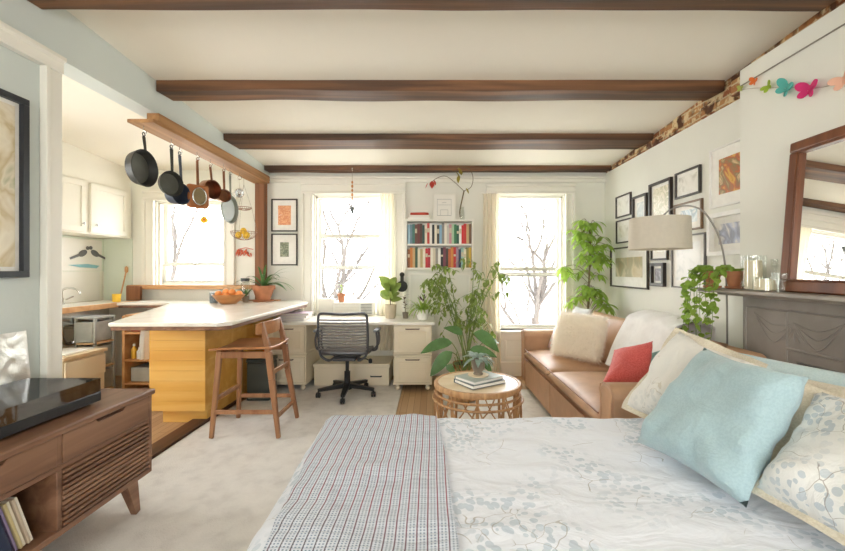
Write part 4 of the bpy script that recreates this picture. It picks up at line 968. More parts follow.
# pillows
PL = [('square duck egg blue pillow standing at the front of the bed pillows', ((.765, 1.50, .635), (.85, 1.085, .635), (1.035, 1.10, .985), (1.03, 1.52, .985)), M['teal'], .085, .06, 11, .022),
 ('cream print pillow standing tall behind the left side of the blue square one', ((.885, 1.85, .645), (1.00, 1.38, .645), (1.16, 1.40, .945), (1.10, 1.80, 1.01)), M['pillow_cream'], .075, .07, 12, .022),
 ('large blossom print pillow at the right edge of the bed', ((.90, 1.13, .66), (1.02, .50, .66), (1.25, .52, .935), (1.13, 1.19, .925)), M['pillow_blossom'], .095, .06, 13, .022),
 ('beige pillow stacked between the pale blue one and the blossom print one', ((1.14, 1.74, .65), (1.27, 1.00, .66), (1.41, 1.04, .915), (1.26, 1.72, .895)), M['beige'], .06, .06, 14, .02),
 ('pale blue pillow at the very back of the bed by the fireplace', ((1.34, 1.87, .64), (1.48, .95, .64), (1.58, .98, .935), (1.40, 1.87, .90)), M['paleblue'], .055, .05, 15, .01)]
def flange(c):
    c = [V(p) for p in c]; ct = sum(c, V()) / 4; c = [ct + (p - ct) * 1.045 for p in c]; nn = (c[1] - c[0]).cross(c[3] - c[0]).normalized()
    def g(r, pm):
        def f(o): return lambda u, v: (c[0] * (1 - u) + c[1] * u) * (1 - v) + (c[3] * (1 - u) + c[2] * u) * v + nn * (o + .014 * noise.noise(V((u * 6, v * 6, 4))) + .010 * sin(u * 13 + v * 9))
        mb = MB(); mb.grid(f(0), 26, 26); mb.grid(f(.003), 26, 26); mb.v = [V((p.x, p.y, max(p.z, .632))) for p in mb.v]; weld(mb.build('flange', M['beige'], r, fixn=False), .0001)['label'] = 'beige flange'
    return g
for lb, c, m, tt, ins_, sd, wr_ in PL: cushion('pillow', lb, c, m, tt, ins_, sd, 'bed pillows', 'pillow', wr_, flange(c) if sd in (12, 13) else None)
# beige flange on the cream pillow
# ================================================================ CHIMNEY BREAST: surround, mantel, mirror
t = thing('fireplace_surround', 'grey carved fireplace surround under the mantel shelf', 'fireplace', (1.93, 1.3, 0))
xs = 1.895
MB().prism([(2.45, 0), (2.45, 1.125), (.25, 1.125), (.25, 0), (.65, 0), (.65, .80), (2.08, .80), (2.08, 0)], 'yz', xs, 1.9635).build('slab', M['surround'], t, bevel=.006)
mb = MB()
for yy in (2.42, 2.14, .55, .28): mb.tube([(xs, yy, .05), (xs, yy, 1.06)], .006, 8)
mb.tube([(xs, 2.42, 1.06), (xs, .28, 1.06)], .006).tube([(xs, 2.14, .86), (xs, .6, .86)], .008)
for k in range(3):   # swags
    y0_ = 2.36 - k * .60; y1_ = y0_ - .26; y2_ = y1_ - .26
    for r_ in (.055, .10, .15):
        mb.tube(bez([(xs, y0_, 1.03), (xs, (y0_ + y1_) / 2, 1.03 - r_), (xs, y1_, 1.0)], 14), .004, 6); mb.tube(bez([(xs, y1_, 1.0), (xs, (y1_ + y2_) / 2, 1.03 - r_), (xs, y2_, 1.03)], 14), .004, 6)
    for dy in (-.045, -.022, 0, .022, .045): mb.tube(bez([(xs, y1_, 1.0), (xs, y1_ + dy * .6, .95), (xs, y1_ + dy * 1.6, .90)], 8), .0035, 6)
mb.build('carved_relief', M['surround'], t)
MB().prism([(2.08, .80), (2.055, .775), (.675, .775), (.65, .80)], 'yz', xs - .01, xs + .02).box(xs - .01, xs + .02, 2.055, 2.08, 0, .775).box(xs - .01, xs + .02, .65, .675, 0, .775).build('opening_frame', dyn('#4a4643', .35), t, bevel=.003)
MB().box(1.95, 1.9635, .66, 2.07, .002, .79).build('firebox', M['black'], t, smooth=False)
t = thing('mantel_shelf', 'grey mantel shelf holding candles, plant pots and the mirror', 'shelf', (1.88, 1.3, 1.13))
MB().prism([(1.76, 1.142), (1.76, 1.158), (1.766, 1.163), (1.964, 1.163), (1.964, 1.126), (1.80, 1.126), (1.79, 1.138)], 'xz', .15, 2.53).build('board', M['mantel'], t, bevel=.002)
MB().box(1.76, 1.964, 2.531, 2.66, 1.138, 1.163).box(1.965, 2.08, 2.562, 2.66, 1.138, 1.163).build('shelf_return', M['mantel'], t, bevel=.002)
# mirror leaning on the mantel
mr = thing('mirror', 'large dark wood framed mirror leaning on the mantel shelf', 'mirror', (1.862, 1.5, 1.165))
def B_(mb, y0, y1, z0, z1, d0, d1): return mb.box(1.862 + d0, 1.862 + d1, y0, y1, 1.165 + z0, 1.165 + z1)
H_, YA, YZ = .80, .55, 2.16
for a in ((YA, YZ, 0, .062), (YA, YZ, H_ - .056, H_), (YZ - .056, YZ, .062, H_ - .056), (YA, YA + .056, .062, H_ - .056)):
    mb = MB(); B_(mb, a[0], a[1], a[2], a[3], 0, .03)
    o = mb.build('frame_rail', M['mirrorwood'], mr, bevel=.008)
mb = MB()
for a in ((YA + .06, YZ - .06, .058, .068), (YA + .06, YZ - .06, H_ - .068, H_ - .058), (YZ - .068, YZ - .058, .068, H_ - .068), (YA + .058, YA + .068, .068, H_ - .068)): B_(mb, a[0], a[1], a[2], a[3], -.004, .02)
mb.build('inner_bead', M['mirrorwood'], mr, bevel=.003)
mb = MB(); B_(mb, YA + .06, YZ - .06, .06, H_ - .06, .016, .02); mb.build('mirror_glass', M['mirror'], mr, smooth=False)
mr.rotation_euler = (0, R(4.6), 0)
# candles
def hurricane(y, x, r, h, rc, hc, label):
    t = thing('hurricane_candle', label, 'candle', (x, y, 1.1635), 'glass candle holders on the mantel')
    MB().lathe([(r - .004, 1.164), (r, 1.166), (r, 1.164 + h), (r - .003, 1.164 + h), (r - .003, 1.170), (.001, 1.170)], (x, y, 0), 32).build('glass', M['clear'], t)
    MB().lathe([(rc, 1.171), (rc, 1.171 + hc - .004), (rc - .004, 1.171 + hc), (rc * .4, 1.171 + hc - .004), (.001, 1.171 + hc - .005)], (x, y, 0), 28).build('candle', M['wax'], t)
    MB().tube([(x, y, 1.165 + hc), (x + .001, y, 1.165 + hc + .014)], .0012, 5).build('wick', M['black'], t)
hurricane(2.335, 1.87, .062, .20, .042, .165, 'tall cream pillar candle in a wide clear glass on the mantel')
hurricane(2.185, 1.815, .055, .075, .050, .058, 'short wide cream candle in a low glass on the mantel')
t = thing('glass_candlestick', 'slim clear glass candlestick behind the short candle on the mantel', 'candlestick', (1.90, 2.225, 1.1635), 'glass candle holders on the mantel')
MB().lathe([(.028, 1.164), (.028, 1.168), (.008, 1.176), (.007, 1.25), (.012, 1.262), (.008, 1.275), (.018, 1.30), (.018, 1.34), (.015, 1.34), (.013, 1.30), (.001, 1.295)], (1.90, 2.225, 0), 20).build('stem', M['clear'], t)
t = thing('glass_tumbler', 'empty clear glass tumbler on the mantel next to the mirror', 'glass', (1.80, 2.08, 1.1635), 'glass candle holders on the mantel')
MB().lathe([(.028, 1.164), (.034, 1.265), (.032, 1.265), (.026, 1.170), (.001, 1.170)], (1.80, 2.08, 0), 24).build('cup', M['clear'], t)
# garland
t = thing('paper_butterfly_garland', 'string garland of colourful felt butterflies on the chimney breast wall', 'garland', (1.955, 2.2, 2.2))
xw = 1.957
gp = bez([(xw, 2.54, 2.425), (xw, 2.43, 2.385), (xw, 2.33, 2.34), (xw, 2.21, 2.29), (xw, 2.07, 2.22), (xw, 1.92, 2.185), (xw, 1.6, 2.20)], 36)
MB().tube(gp, .0018, 5).tube([(1.95, 2.54, 2.425), (1.97, 2.54, 2.425)], .003).tube([(1.95, 2.21, 2.29), (1.97, 2.21, 2.29)], .002).build('string', M['rope'], t)
bcols = [('#e2722f', 2.43, 2.425, .055, .5), ('#9db83b', 2.33, 2.345, .06, -.4), ('#58b0a6', 2.21, 2.285, .10, .7), ('#d22e73', 2.075, 2.215, .105, .25), ('#eab9a0', 1.90, 2.18, .09, -.2), ('#a5ad58', 2.535, 2.43, .045, .4)]
bcols = [(c, y, z, s * .62, tl) for c, y, z, s, tl in bcols]
for c, y, z, s, tl in bcols:
    mb = MB()
    for sg in (-1, 1):
        for (cy_, cz_, ry_, rz_, ang_) in ((.48, .28, .5, .34, .5), (.36, -.30, .34, .26, -.7)):
            pts = []
            for k in range(20):
                a = 2 * pi * k / 20; p = ry_ * cos(a) * s; q = rz_ * sin(a) * s; yy = cy_ * s + p * cos(ang_) - q * sin(ang_); zz = cz_ * s + p * sin(ang_) + q * cos(ang_); yy *= sg
                pts.append((y + yy * cos(tl) - zz * sin(tl), z + yy * sin(tl) + zz * cos(tl), abs(yy)))
            o = len(mb.v); mb.add([(xw - .006 - .45 * p[2], p[0], p[1]) for p in pts] + [(xw - .0035 - .35 * p[2], p[0], p[1]) for p in pts], [tuple(range(20)), tuple(range(39, 19, -1))] + [(i, (i + 1) % 20, 20 + (i + 1) % 20, 20 + i) for i in range(20)])
    mb.tube([(xw - .006, y - .35 * s * sin(tl) * 1, z + .35 * s * cos(tl)), (xw - .006, y + .35 * s * sin(tl), z - .35 * s * cos(tl))], s * .06, 6)
    mb.build('butterfly', dyn(c, .8), t)['label'] = {'#e2722f': 'orange butterfly', '#9db83b': 'green butterfly', '#58b0a6': 'teal butterfly', '#d22e73': 'magenta butterfly', '#eab9a0': 'peach butterfly', '#a5ad58': 'small olive butterfly'}[c]
tag(MB().tube([(1.958, 2.55, 2.45), (1.958, -.5, 2.45)], .004, 6).build('picture_wire', dyn('#8f8a80'), loc=(1.958, 1, 2.45)), 'thin grey wire stretched along the top of the chimney breast', 'wire')
# ================================================================ ARC LAMP
t = thing('arc_floor_lamp', 'thin arching floor lamp with a linen drum shade over the sofa', 'lamp', (2.0, 2.76, 0))
MB().lathe([(.01, .001), (.05, .001), (.05, .02), (.02, .03), (.012, .034)], (2.03, 2.76, 0), 32).build('base', M['chrome'], t)
arc = bez([(2.03, 2.76, .03), (2.03, 2.76, .8), (2.02, 2.76, 1.25), (1.99, 2.78, 1.50), (1.91, 2.81, 1.68), (1.82, 2.84, 1.735), (1.72, 2.87, 1.72), (1.66, 2.89, 1.67), (1.645, 2.90, 1.64)], 80)
MB().tube(arc, .006, 8).build('pole', dyn('#8b8680', .3), t)
shc = (1.64, 2.90)
s_ = MB().lathe([(.204, 1.43), (.197, 1.655), (.195, 1.655), (.202, 1.43)], (*shc, 0), 64)
n_ = len(s_.f); s_.f = s_.f[:-2]; s_.m = s_.m[:-2]; s_.build('lamp_shade', M['shade'], t)
mb = MB()
for k in range(3): a = 2 * pi * k / 3; mb.tube([(shc[0], shc[1], 1.64), (shc[0] + .195 * cos(a), shc[1] + .195 * sin(a), 1.65)], .0025, 5)
mb.build('shade_ring', M['chrome'], t)
MB().sphere((*shc, 1.56), .035, 14, 1.2).lathe([(.016, 1.60), (.016, 1.645)], (*shc, 0), 12).build('bulb', M['white_ceramic'], t)
# ================================================================ POTS AND PLANTS
def PX(px, py, d): return V(((px - 433) * d / 400, d, CH - (py - 270) * d / 400))
def pot(c, r0, r1, h, mat, rim=.012, parent=None, soil=True, name='pot', th=.006, rimh=.02):
    x, y, z = c
    prof = [(r0 * .9, z + .0006), (r0, z + .003)]
    if rim: prof += [(r1 - rim * .3, z + h - rimh), (r1 + rim * .5, z + h - rimh), (r1 + rim * .5, z + h)]
    else: prof += [(r1, z + h)]
    prof += [(r1 - th, z + h), (r1 - th - .003, z + h - .012), (.001, z + h - .012)]
    o = MB().lathe(prof, (x, y, 0), 32).build(name, mat, parent)
    if soil: MB().lathe([(r1 - th - .005, z + h - .0115), (.001, z + h - .007)], (x, y, 0), 24).build('soil', M['soil'], parent)
    return o
rp_ = random.Random(21)
def ruf(a, b): return rp_.uniform(a, b)
# terracotta planter on the peninsula
t = thing('potted_plant', 'terracotta pot with long arching strap leaves on the kitchen worktop by the wooden post', 'plant', (-1.95, 4.60, .921))
MB().lathe([(.10, .9212), (.115, .926), (.118, .936), (.001, .936)], (-1.95, 4.60, 0), 32).build('saucer', M['terracotta'], t)
pot((-1.95, 4.60, .936), .075, .118, .165, M['terracotta'], .02, t, rimh=.045)
lf = MB()
for k in range(15):
    a = ruf(0, 2 * pi); lf.leaf((-1.95 + .03 * cos(a), 4.60 + .03 * sin(a), 1.085), (cos(a) * .7, sin(a) * .3, ruf(.6, 1.4)), ruf(.26, .42), ruf(.02, .035), ruf(1.2, 2.4), 9, .2, .6)
for dx in ((.8, -.2), (.95, -.1)): lf.leaf((-1.93, 4.58, 1.085), (dx[0], dx[1], .75), .30, .075, 1.6, 9, .2)
lf.leaf((-1.96, 4.6, 1.085), (-.9, -.1, 1.0), .36, .03, 1.8, 9, .2, .6)
lf.build('foliage', M['leaf_d'], t, fixn=False)
# bowl of oranges
t = thing('fruit_bowl', 'wide wooden bowl of oranges on the kitchen worktop', 'bowl', (-2.17, 4.25, .921))
MB().lathe([(.06, .9212), (.075, .923), (.12, .965), (.165, 1.02), (.163, 1.022), (.155, 1.021), (.11, .975), (.06, .94), (.001, .938)], (-2.17, 4.25, 0), 40).build('bowl', M['bowlwood'], t)
k = 0
for (dx, dy, dz) in ((-.07, 0, 1.0), (.0, -.06, 1.0), (.07, .01, 1.0), (.0, .07, 1.0), (-.03, 0, 1.045), (.045, -.02, 1.045), (-.10, -.02, 1.026), (.11, .0, 1.026)):
    k += 1
    o = MB().sphere((-2.17 + dx, 4.25 + dy, dz), .036, 18).build('orange', M['orange'], loc=(-2.17 + dx, 4.25 + dy, dz))
    tag(o, 'orange lying in the wide wooden bowl on the worktop', 'fruit', 'oranges in the wooden bowl')
t = thing('storage_jar', 'tall glass jar with a dark metal lid on the worktop by the post', 'jar', (-2.17, 4.62, .921))
MB().lathe([(.048, .9212), (.052, .926), (.052, 1.13), (.042, 1.15), (.038, 1.15), (.047, 1.128), (.047, .93), (.001, .93)], (-2.17, 4.62, 0), 28).build('glass', M['clear'], t)
MB().lathe([(.047, 1.1505), (.047, 1.185), (.001, 1.185)], (-2.17, 4.62, 0), 28).build('lid', dyn('#55575a', .4), t)
t = thing('glass_canister', 'round clear glass canister behind the fruit bowl', 'jar', (-2.30, 4.50, .921))
MB().lathe([(.06, .9212), (.075, .94), (.075, 1.04), (.055, 1.07), (.05, 1.07), (.07, 1.038), (.07, .94), (.001, .93)], (-2.30, 4.50, 0), 28).build('glass', M['clear'], t)
MB().lathe([(.068, .932), (.069, 1.0), (.001, 1.005)], (-2.30, 4.50, 0), 24).build('contents', dyn('#c9b28a'), t)
MB().lathe([(.057, 1.0705), (.057, 1.085), (.012, 1.09), (.016, 1.11), (.001, 1.113)], (-2.30, 4.50, 0), 28).build('lid', M['clear'], t)
t = thing('tea_tin', 'dark grey patterned tin left of the fruit bowl', 'tin', (-2.40, 4.38, .921))
MB().lathe([(.04, .9212), (.042, .924), (.042, 1.035), (.04, 1.038), (.001, 1.038)], (-2.40, 4.38, 0), 28).build('tin_body', art('tin_art', ['#5b6468', '#8a9498', '#454c50'], 40), t)
tag(MB().box(-2.26, -1.80, 4.66, 4.735, .9205, .932).build('cutting_board', M['ledge'], loc=(-2.0, 4.7, .9205), bevel=.003), 'thin wooden board lying at the back of the worktop', 'board')
t = thing('potted_succulent', 'small dark leaved succulent in a grey pot between the jar and terracotta pot', 'plant', (-2.09, 4.46, .921))
pot((-2.09, 4.46, .9205), .03, .038, .07, M['grey_ceramic'], 0, t)
lf = MB()
for k in range(14): a = ruf(0, 2 * pi); lf.leaf((-2.09, 4.46, .98), (cos(a), sin(a), ruf(.8, 2.4)), ruf(.08, .15), .02, .5)
lf.build('foliage', M['leaf_d'], t, fixn=False)
# window sill pot above the air conditioner
t = thing('terracotta_pot_plant', 'tiny terracotta pot with a thin leafy stem on the air conditioner', 'plant', (-1.10, 4.815, .8955))
pot((-1.10, 4.815, .8955), .033, .045, .105, M['terracotta'], .01, t, rimh=.03)
MB().tube([(-1.10, 4.815, .99), (-1.105, 4.815, 1.06), (-1.098, 4.81, 1.12)], .003).build('stem', M['stem_g'], t)
lf = MB()
for k in range(9): a = ruf(0, 2 * pi); lf.leaf((-1.10, 4.813, 1.03 + .011 * k), (cos(a), sin(a) * .4, ruf(-.2, .8)), ruf(.04, .06), .022, .6)
lf.build('foliage', M['leaf'], t, fixn=False)
# fiddle leaf on desk
t = thing('fiddle_leaf_fig', 'small fiddle leaf fig in a beige pot on the desk', 'plant', (-.48, 4.52, .7355))
pot((-.48, 4.52, .7355), .055, .068, .155, M['beige_ceramic'], 0, t)
MB().tube([(-.48, 4.52, .88), (-.485, 4.52, 1.02), (-.48, 4.515, 1.10)], .006).build('stem', M['stem'], t)
lf = MB()
for k in range(13):
    a = k * 2.4; z = .93 + .014 * k; lf.leaf((-.48, 4.52, z), (cos(a), sin(a) * .8, ruf(.5, 1.1) + .05 * k), ruf(.13, .19), ruf(.085, .11), ruf(.4, .8), 7, .12, .7, (0, -.7, .7))
lf.build('foliage', M['leaf'], t, fixn=False)
# dark small plant
t = thing('dark_leaved_plant', 'small plant with maroon speckled leaves between the fig and the spider plant', 'plant', (-.31, 4.50, .7355))
pot((-.31, 4.50, .7355), .03, .036, .07, M['grey_ceramic'], 0, t)
MB().tube([(-.31, 4.50, .79), (-.315, 4.50, .90), (-.33, 4.49, .98)], .0035).build('stem', M['stem'], t)
lf = MB()
for k in range(14): a = k * 2.4; lf.leaf((-.315 - .001 * k, 4.497, .84 + .011 * k), (cos(a), sin(a), ruf(.2, 1)), ruf(.045, .07), .028, .5)
lf.build('foliage', M['leaf_m'], t, fixn=False)
# spider plant
t = thing('spider_plant', 'spider plant in a white pot at the right end of the desk', 'plant', (-.115, 4.35, .7355))
pot((-.115, 4.35, .7375), .055, .078, .115, M['white_ceramic'], 0, t)
for a in range(3): MB().lathe([(.009, .7358), (.011, .742)], (-.115 + .035 * cos(a * 2.1), 4.35 + .035 * sin(a * 2.1), 0), 10).build('foot', M['stem'], t)
lf = MB()
for k in range(70):
    a = ruf(0, 2 * pi); lf.leaf((-.115 + .04 * cos(a), 4.35 + .04 * sin(a), .84), (cos(a), sin(a), ruf(.5, 2.8)), ruf(.12, .23), .013, ruf(1.0, 2.4), 7, .2, .5)
lf.build('foliage', M['leaf_l'], t, fixn=False)
lf = MB()
for k in range(8): a = ruf(0, 2 * pi); lf.leaf((-.115 + .02 * cos(a), 4.35 + .02 * sin(a), .93 + ruf(0, .05)), (cos(a) * .5, sin(a) * .5, 1), .06, .02, .5)
lf.build('dark_shoots', M['leaf_m'], t, fixn=False)['label'] = 'dark red brown shoots'
# hanging grey brush shaped ornament on wall
t = thing('iron_trivet', 'dark grey round bottomed iron trivet hanging on the wall right of the curtain', 'trivet', (-.36, 4.79, 1.02))
MB().lathe([(.055, -.008), (.06, 0), (.055, .008)], (-.37, 4.782, 1.085), 28, 'y').box(-.39, -.35, 4.774, 4.79, 1.13, 1.225).lathe([(.026, -.008), (.03, 0), (.026, .008)], (-.37, 4.782, 1.225), 20, 'y').build('plate', M['iron'], t, bevel=.003)
MB().tube([(-.37, 4.775, 1.235), (-.37, 4.812, 1.235)], .004, 6).build('nail', M['steel'], t)
MB().tube([(-.37 + .062 * cos(2 * pi * k / 24), 4.773, 1.085 + .062 * sin(2 * pi * k / 24)) for k in range(24)], .005, 6, True).build('rim', M['iron'], t)
# pile of papers on desk left
for i, (c, dz, lb) in enumerate((('#e4dfe4', 0, 'pale folded newspaper at the bottom of the pile on the left of the desk'), ('#f3f0ee', .03, 'white magazine in the middle of the pile on the left of the desk'), ('#dcc6d8', .055, 'pink printed magazine on top of the pile on the left of the desk'))):
    h = .028 if i == 0 else .023
    flat_book('magazine', c, (.30, .22, h), (-1.52 + .012 * i, 4.40, .7355 + dz), .08 * (i - 1), lb, 'papers piled on the desk', 'magazine')
# large weeping fig in the corner by the bookcase
t = thing('weeping_fig', 'tall airy weeping fig between the bookcase and the tall window', 'plant', (.37, 4.40, 0))
pot((.37, 4.40, .001), .12, .15, .26, dyn('#a5764c', .8), .01, t)
st = MB(); lf = MB()
tips = []
for k in range(12):
    a = k * 2 * pi / 12; b = V((.37 + .03 * cos(a), 4.40 + .03 * sin(a), .22)); tp = V((.37 + ruf(-.40, .34), 4.36 + ruf(-.25, .20), ruf(.85, 1.44)))
    m1 = b.lerp(tp, .4) + V((ruf(-.05, .05), ruf(-.05, .05), .14)); pts = bez([b, m1, tp, tp + V(((tp.x - .4) * .4, (tp.y - 4.36) * .3, -.10))], 24); st.tube(pts, [.007 - .005 * i / len(pts) for i in range(len(pts))], 5)
    for _ in range(6):
        p = pts[rp_.randint(7, len(pts) - 1)]; e = p + V((ruf(-.2, .2), ruf(-.15, .12), ruf(-.28, .06))); tw_ = bez([p, p.lerp(e, .5) + V((0, 0, .04)), e], 8); st.tube(tw_, .0018, 4)
        for q in tw_[1:]:
            for _ in range(2):
                if e.z < .5 or rp_.random() < .5: continue
                lf.leaf(q + V((ruf(-.01, .01), ruf(-.01, .01), 0)), (ruf(-1, 1), ruf(-.8, .8), ruf(-1.4, .1)), ruf(.055, .085), ruf(.028, .038), .4, 4, .15)
    for q in pts[10:]:
        if rp_.random() < .5: lf.leaf(q, (ruf(-1, 1), ruf(-1, 1), ruf(-1.2, .2)), ruf(.055, .085), .034, .4, 4)
lf.v = [V((min(p.x, .84), min(p.y, 4.72), p.z)) for p in lf.v]; st.build('stem', M['stem_g'], t); lf.build('foliage', M['leaf'], t, fixn=False)
# big leaved plant in a basket in front
t = thing('philodendron', 'plant with large drooping leaves in a woven basket behind the coffee table', 'plant', (.30, 3.92, .001))
MB().lathe([(.11, .0155), (.14, .03), (.155, .14), (.135, .26), (.14, .28), (.128, .28), (.12, .26), (.001, .25)], (.30, 3.92, 0), 32).build('basket', M['rattan'], t)
st = MB(); lf = MB()
B0 = V((.30, 3.92, .25))
for (px, py, d, dx, dy_, dz, L_, W_, dr) in ((452, 343, 3.8, -1, -.15, .15, .32, .15, .8), (452, 352, 3.75, -.8, -.2, -.5, .30, .16, .6), (474, 333, 3.82, .8, -.3, -.1, .30, .17, 1.0), (470, 350, 3.7, .9, -.2, .2, .26, .12, .8), (462, 335, 4.0, -.4, .2, .4, .22, .12, .9),
    (478, 356, 3.75, .7, -.4, -.5, .2, .1, .6), (446, 366, 3.8, .4, -.6, .1, .16, .09, .8), (486, 340, 3.95, .5, .4, .1, .2, .11, .8)):
    p = PX(px, py, d); st.tube(bez([B0, B0.lerp(p, .5) + V((0, 0, .06)), p], 10), .0045, 5); lf.leaf(p, (dx, dy_, dz), L_, W_ * .78, dr, 8, .14, .8, (.1, -.85, .5))
for k in range(16): a = ruf(0, 2 * pi); st.tube([B0 + V((.05 * cos(a), .05 * sin(a), 0)), B0 + V((.09 * cos(a), .09 * sin(a), ruf(.1, .25)))], .004, 5)
st.build('stem', M['stem_g'], t); lf.build('foliage', M['leaf_d'], t, fixn=False)
# window-corner tree behind the sofa
t = thing('money_tree', 'bright green money tree in the corner between window and sofa', 'plant', (1.80, 4.63, .001))
pot((1.80, 4.63, .001), .13, .16, .28, M['beige_ceramic'], 0, t)
st = MB(); lf = MB()
st.tube(bez([(1.80, 4.63, .26), (1.79, 4.62, .8), (1.80, 4.60, 1.3), (1.81, 4.59, 1.72)], 24), [.016 - .008 * i / 24 for i in range(25)], 8)
def palmate(c, n, L_, base):
    for k in range(n):
        a = 2 * pi * k / n + ruf(-.2, .2); lf.leaf(c, (cos(a), sin(a), ruf(-.5, .35)), L_ * ruf(.8, 1.1), L_ * .33, ruf(.8, 1.5), 6, .12)
for z0, z1, n, sp in ((1.20, 1.86, 34, .33), (.86, 1.12, 16, .25)):
    for k in range(n):
        z = ruf(z0, z1); a = ruf(0, 2 * pi); r_ = sp * ruf(.35, 1) * (1 - .5 * (z - z0) / (z1 - z0)); c = V((min(1.77 + r_ * cos(a), 1.98), min(4.52 + r_ * sin(a) * .8, 4.74), z))
        st.tube(bez([(1.80, 4.60, z - .1), (1.80 + r_ * .5 * cos(a), 4.60 + r_ * .4 * sin(a), z + .02), c], 8), .003, 4); palmate(c, 6, ruf(.13, .19), 0)
st.build('stem', M['stem'], t)
lf.v = [V((min(p.x, XR - .035), min(p.y, YB - .055), p.z)) for p in lf.v]
lf.build('foliage', M['leaf_l'], t, fixn=False)
# pot on the coffee table books
t = thing('silver_leaf_plant', 'silvery leaved plant in a small brown goblet pot on the coffee table books', 'plant', (.325, 2.875, .5305))
MB().lathe([(.034, .5307), (.036, .536), (.028, .548), (.046, .575), (.050, .62), (.045, .655), (.042, .655), (.044, .62), (.001, .64)], (.325, 2.875, 0), 28).build('pot', M['grey_ceramic'], t)
lf = MB()
for k in range(18): a = k * 2.4; lf.leaf((.325 + .012 * cos(a), 2.875 + .012 * sin(a), .64), (cos(a), sin(a), ruf(.4, 1.8)), ruf(.09, .15), ruf(.035, .05), ruf(1, 2.2), 7, .12)
lf.build('foliage', M['leaf_s'], t, fixn=False)
# pothos pots on mantel end
for i, (x, y, lb) in enumerate(((1.815, 2.60, 'terracotta pot with trailing pothos at the very end of the mantel shelf'), (1.885, 2.50, 'terracotta pot with pothos nearer the candles on the mantel shelf'))):
    t = thing('trailing_pothos', lb, 'plant', (x, y, 1.1635), 'pothos pots on the mantel')
    MB().lathe([(.04, 1.1637), (.05, 1.168), (.052, 1.178), (.001, 1.178)], (x, y, 0), 28).build('saucer', M['terracotta'], t)
    pot((x, y, 1.178), .034, .048, .095, M['terracotta'], .01, t, rimh=.03)
    st = MB(); lf = MB()
    for k in range(10): a = ruf(0, 2 * pi); lf.leaf((x + .03 * cos(a), y + .03 * sin(a), 1.27), (cos(a), sin(a), ruf(.1, 1.2)), ruf(.05, .075), ruf(.04, .055), .8, 5, .1, .7)
    vines = [((1.74, 2.68), .70), ((1.71, 2.70), .84), ((1.75, 2.57), .96), ((1.72, 2.63), .66), ((1.81, 2.71), .80), ((1.70, 2.67), .98), ((1.78, 2.69), .72)] if i == 0 else [((1.735, 2.46), 1.05), ((1.74, 2.52), .78)]
    for (vx, vy), vz in vines:
        pts = bez([(x, y, 1.26), ((x + vx) / 2, (y + vy) / 2, 1.31), (vx, vy, 1.20), (vx + ruf(-.02, .02), vy + ruf(-.02, .03), (vz + 1.2) / 2), (vx + ruf(-.03, .02), vy + ruf(-.03, .04), vz)], 36)
        st.tube(pts, .0018, 4)
        for q in pts[5:]:
            if rp_.random() < .75: lf.leaf(q, (ruf(-1, .2), ruf(-1, 1), ruf(-.9, .3)), ruf(.04, .062), ruf(.03, .045), .7, 5, .1, .7)
    st.build('stem', M['stem_g'], t); lf.build('foliage', M['leaf_l'], t, fixn=False)

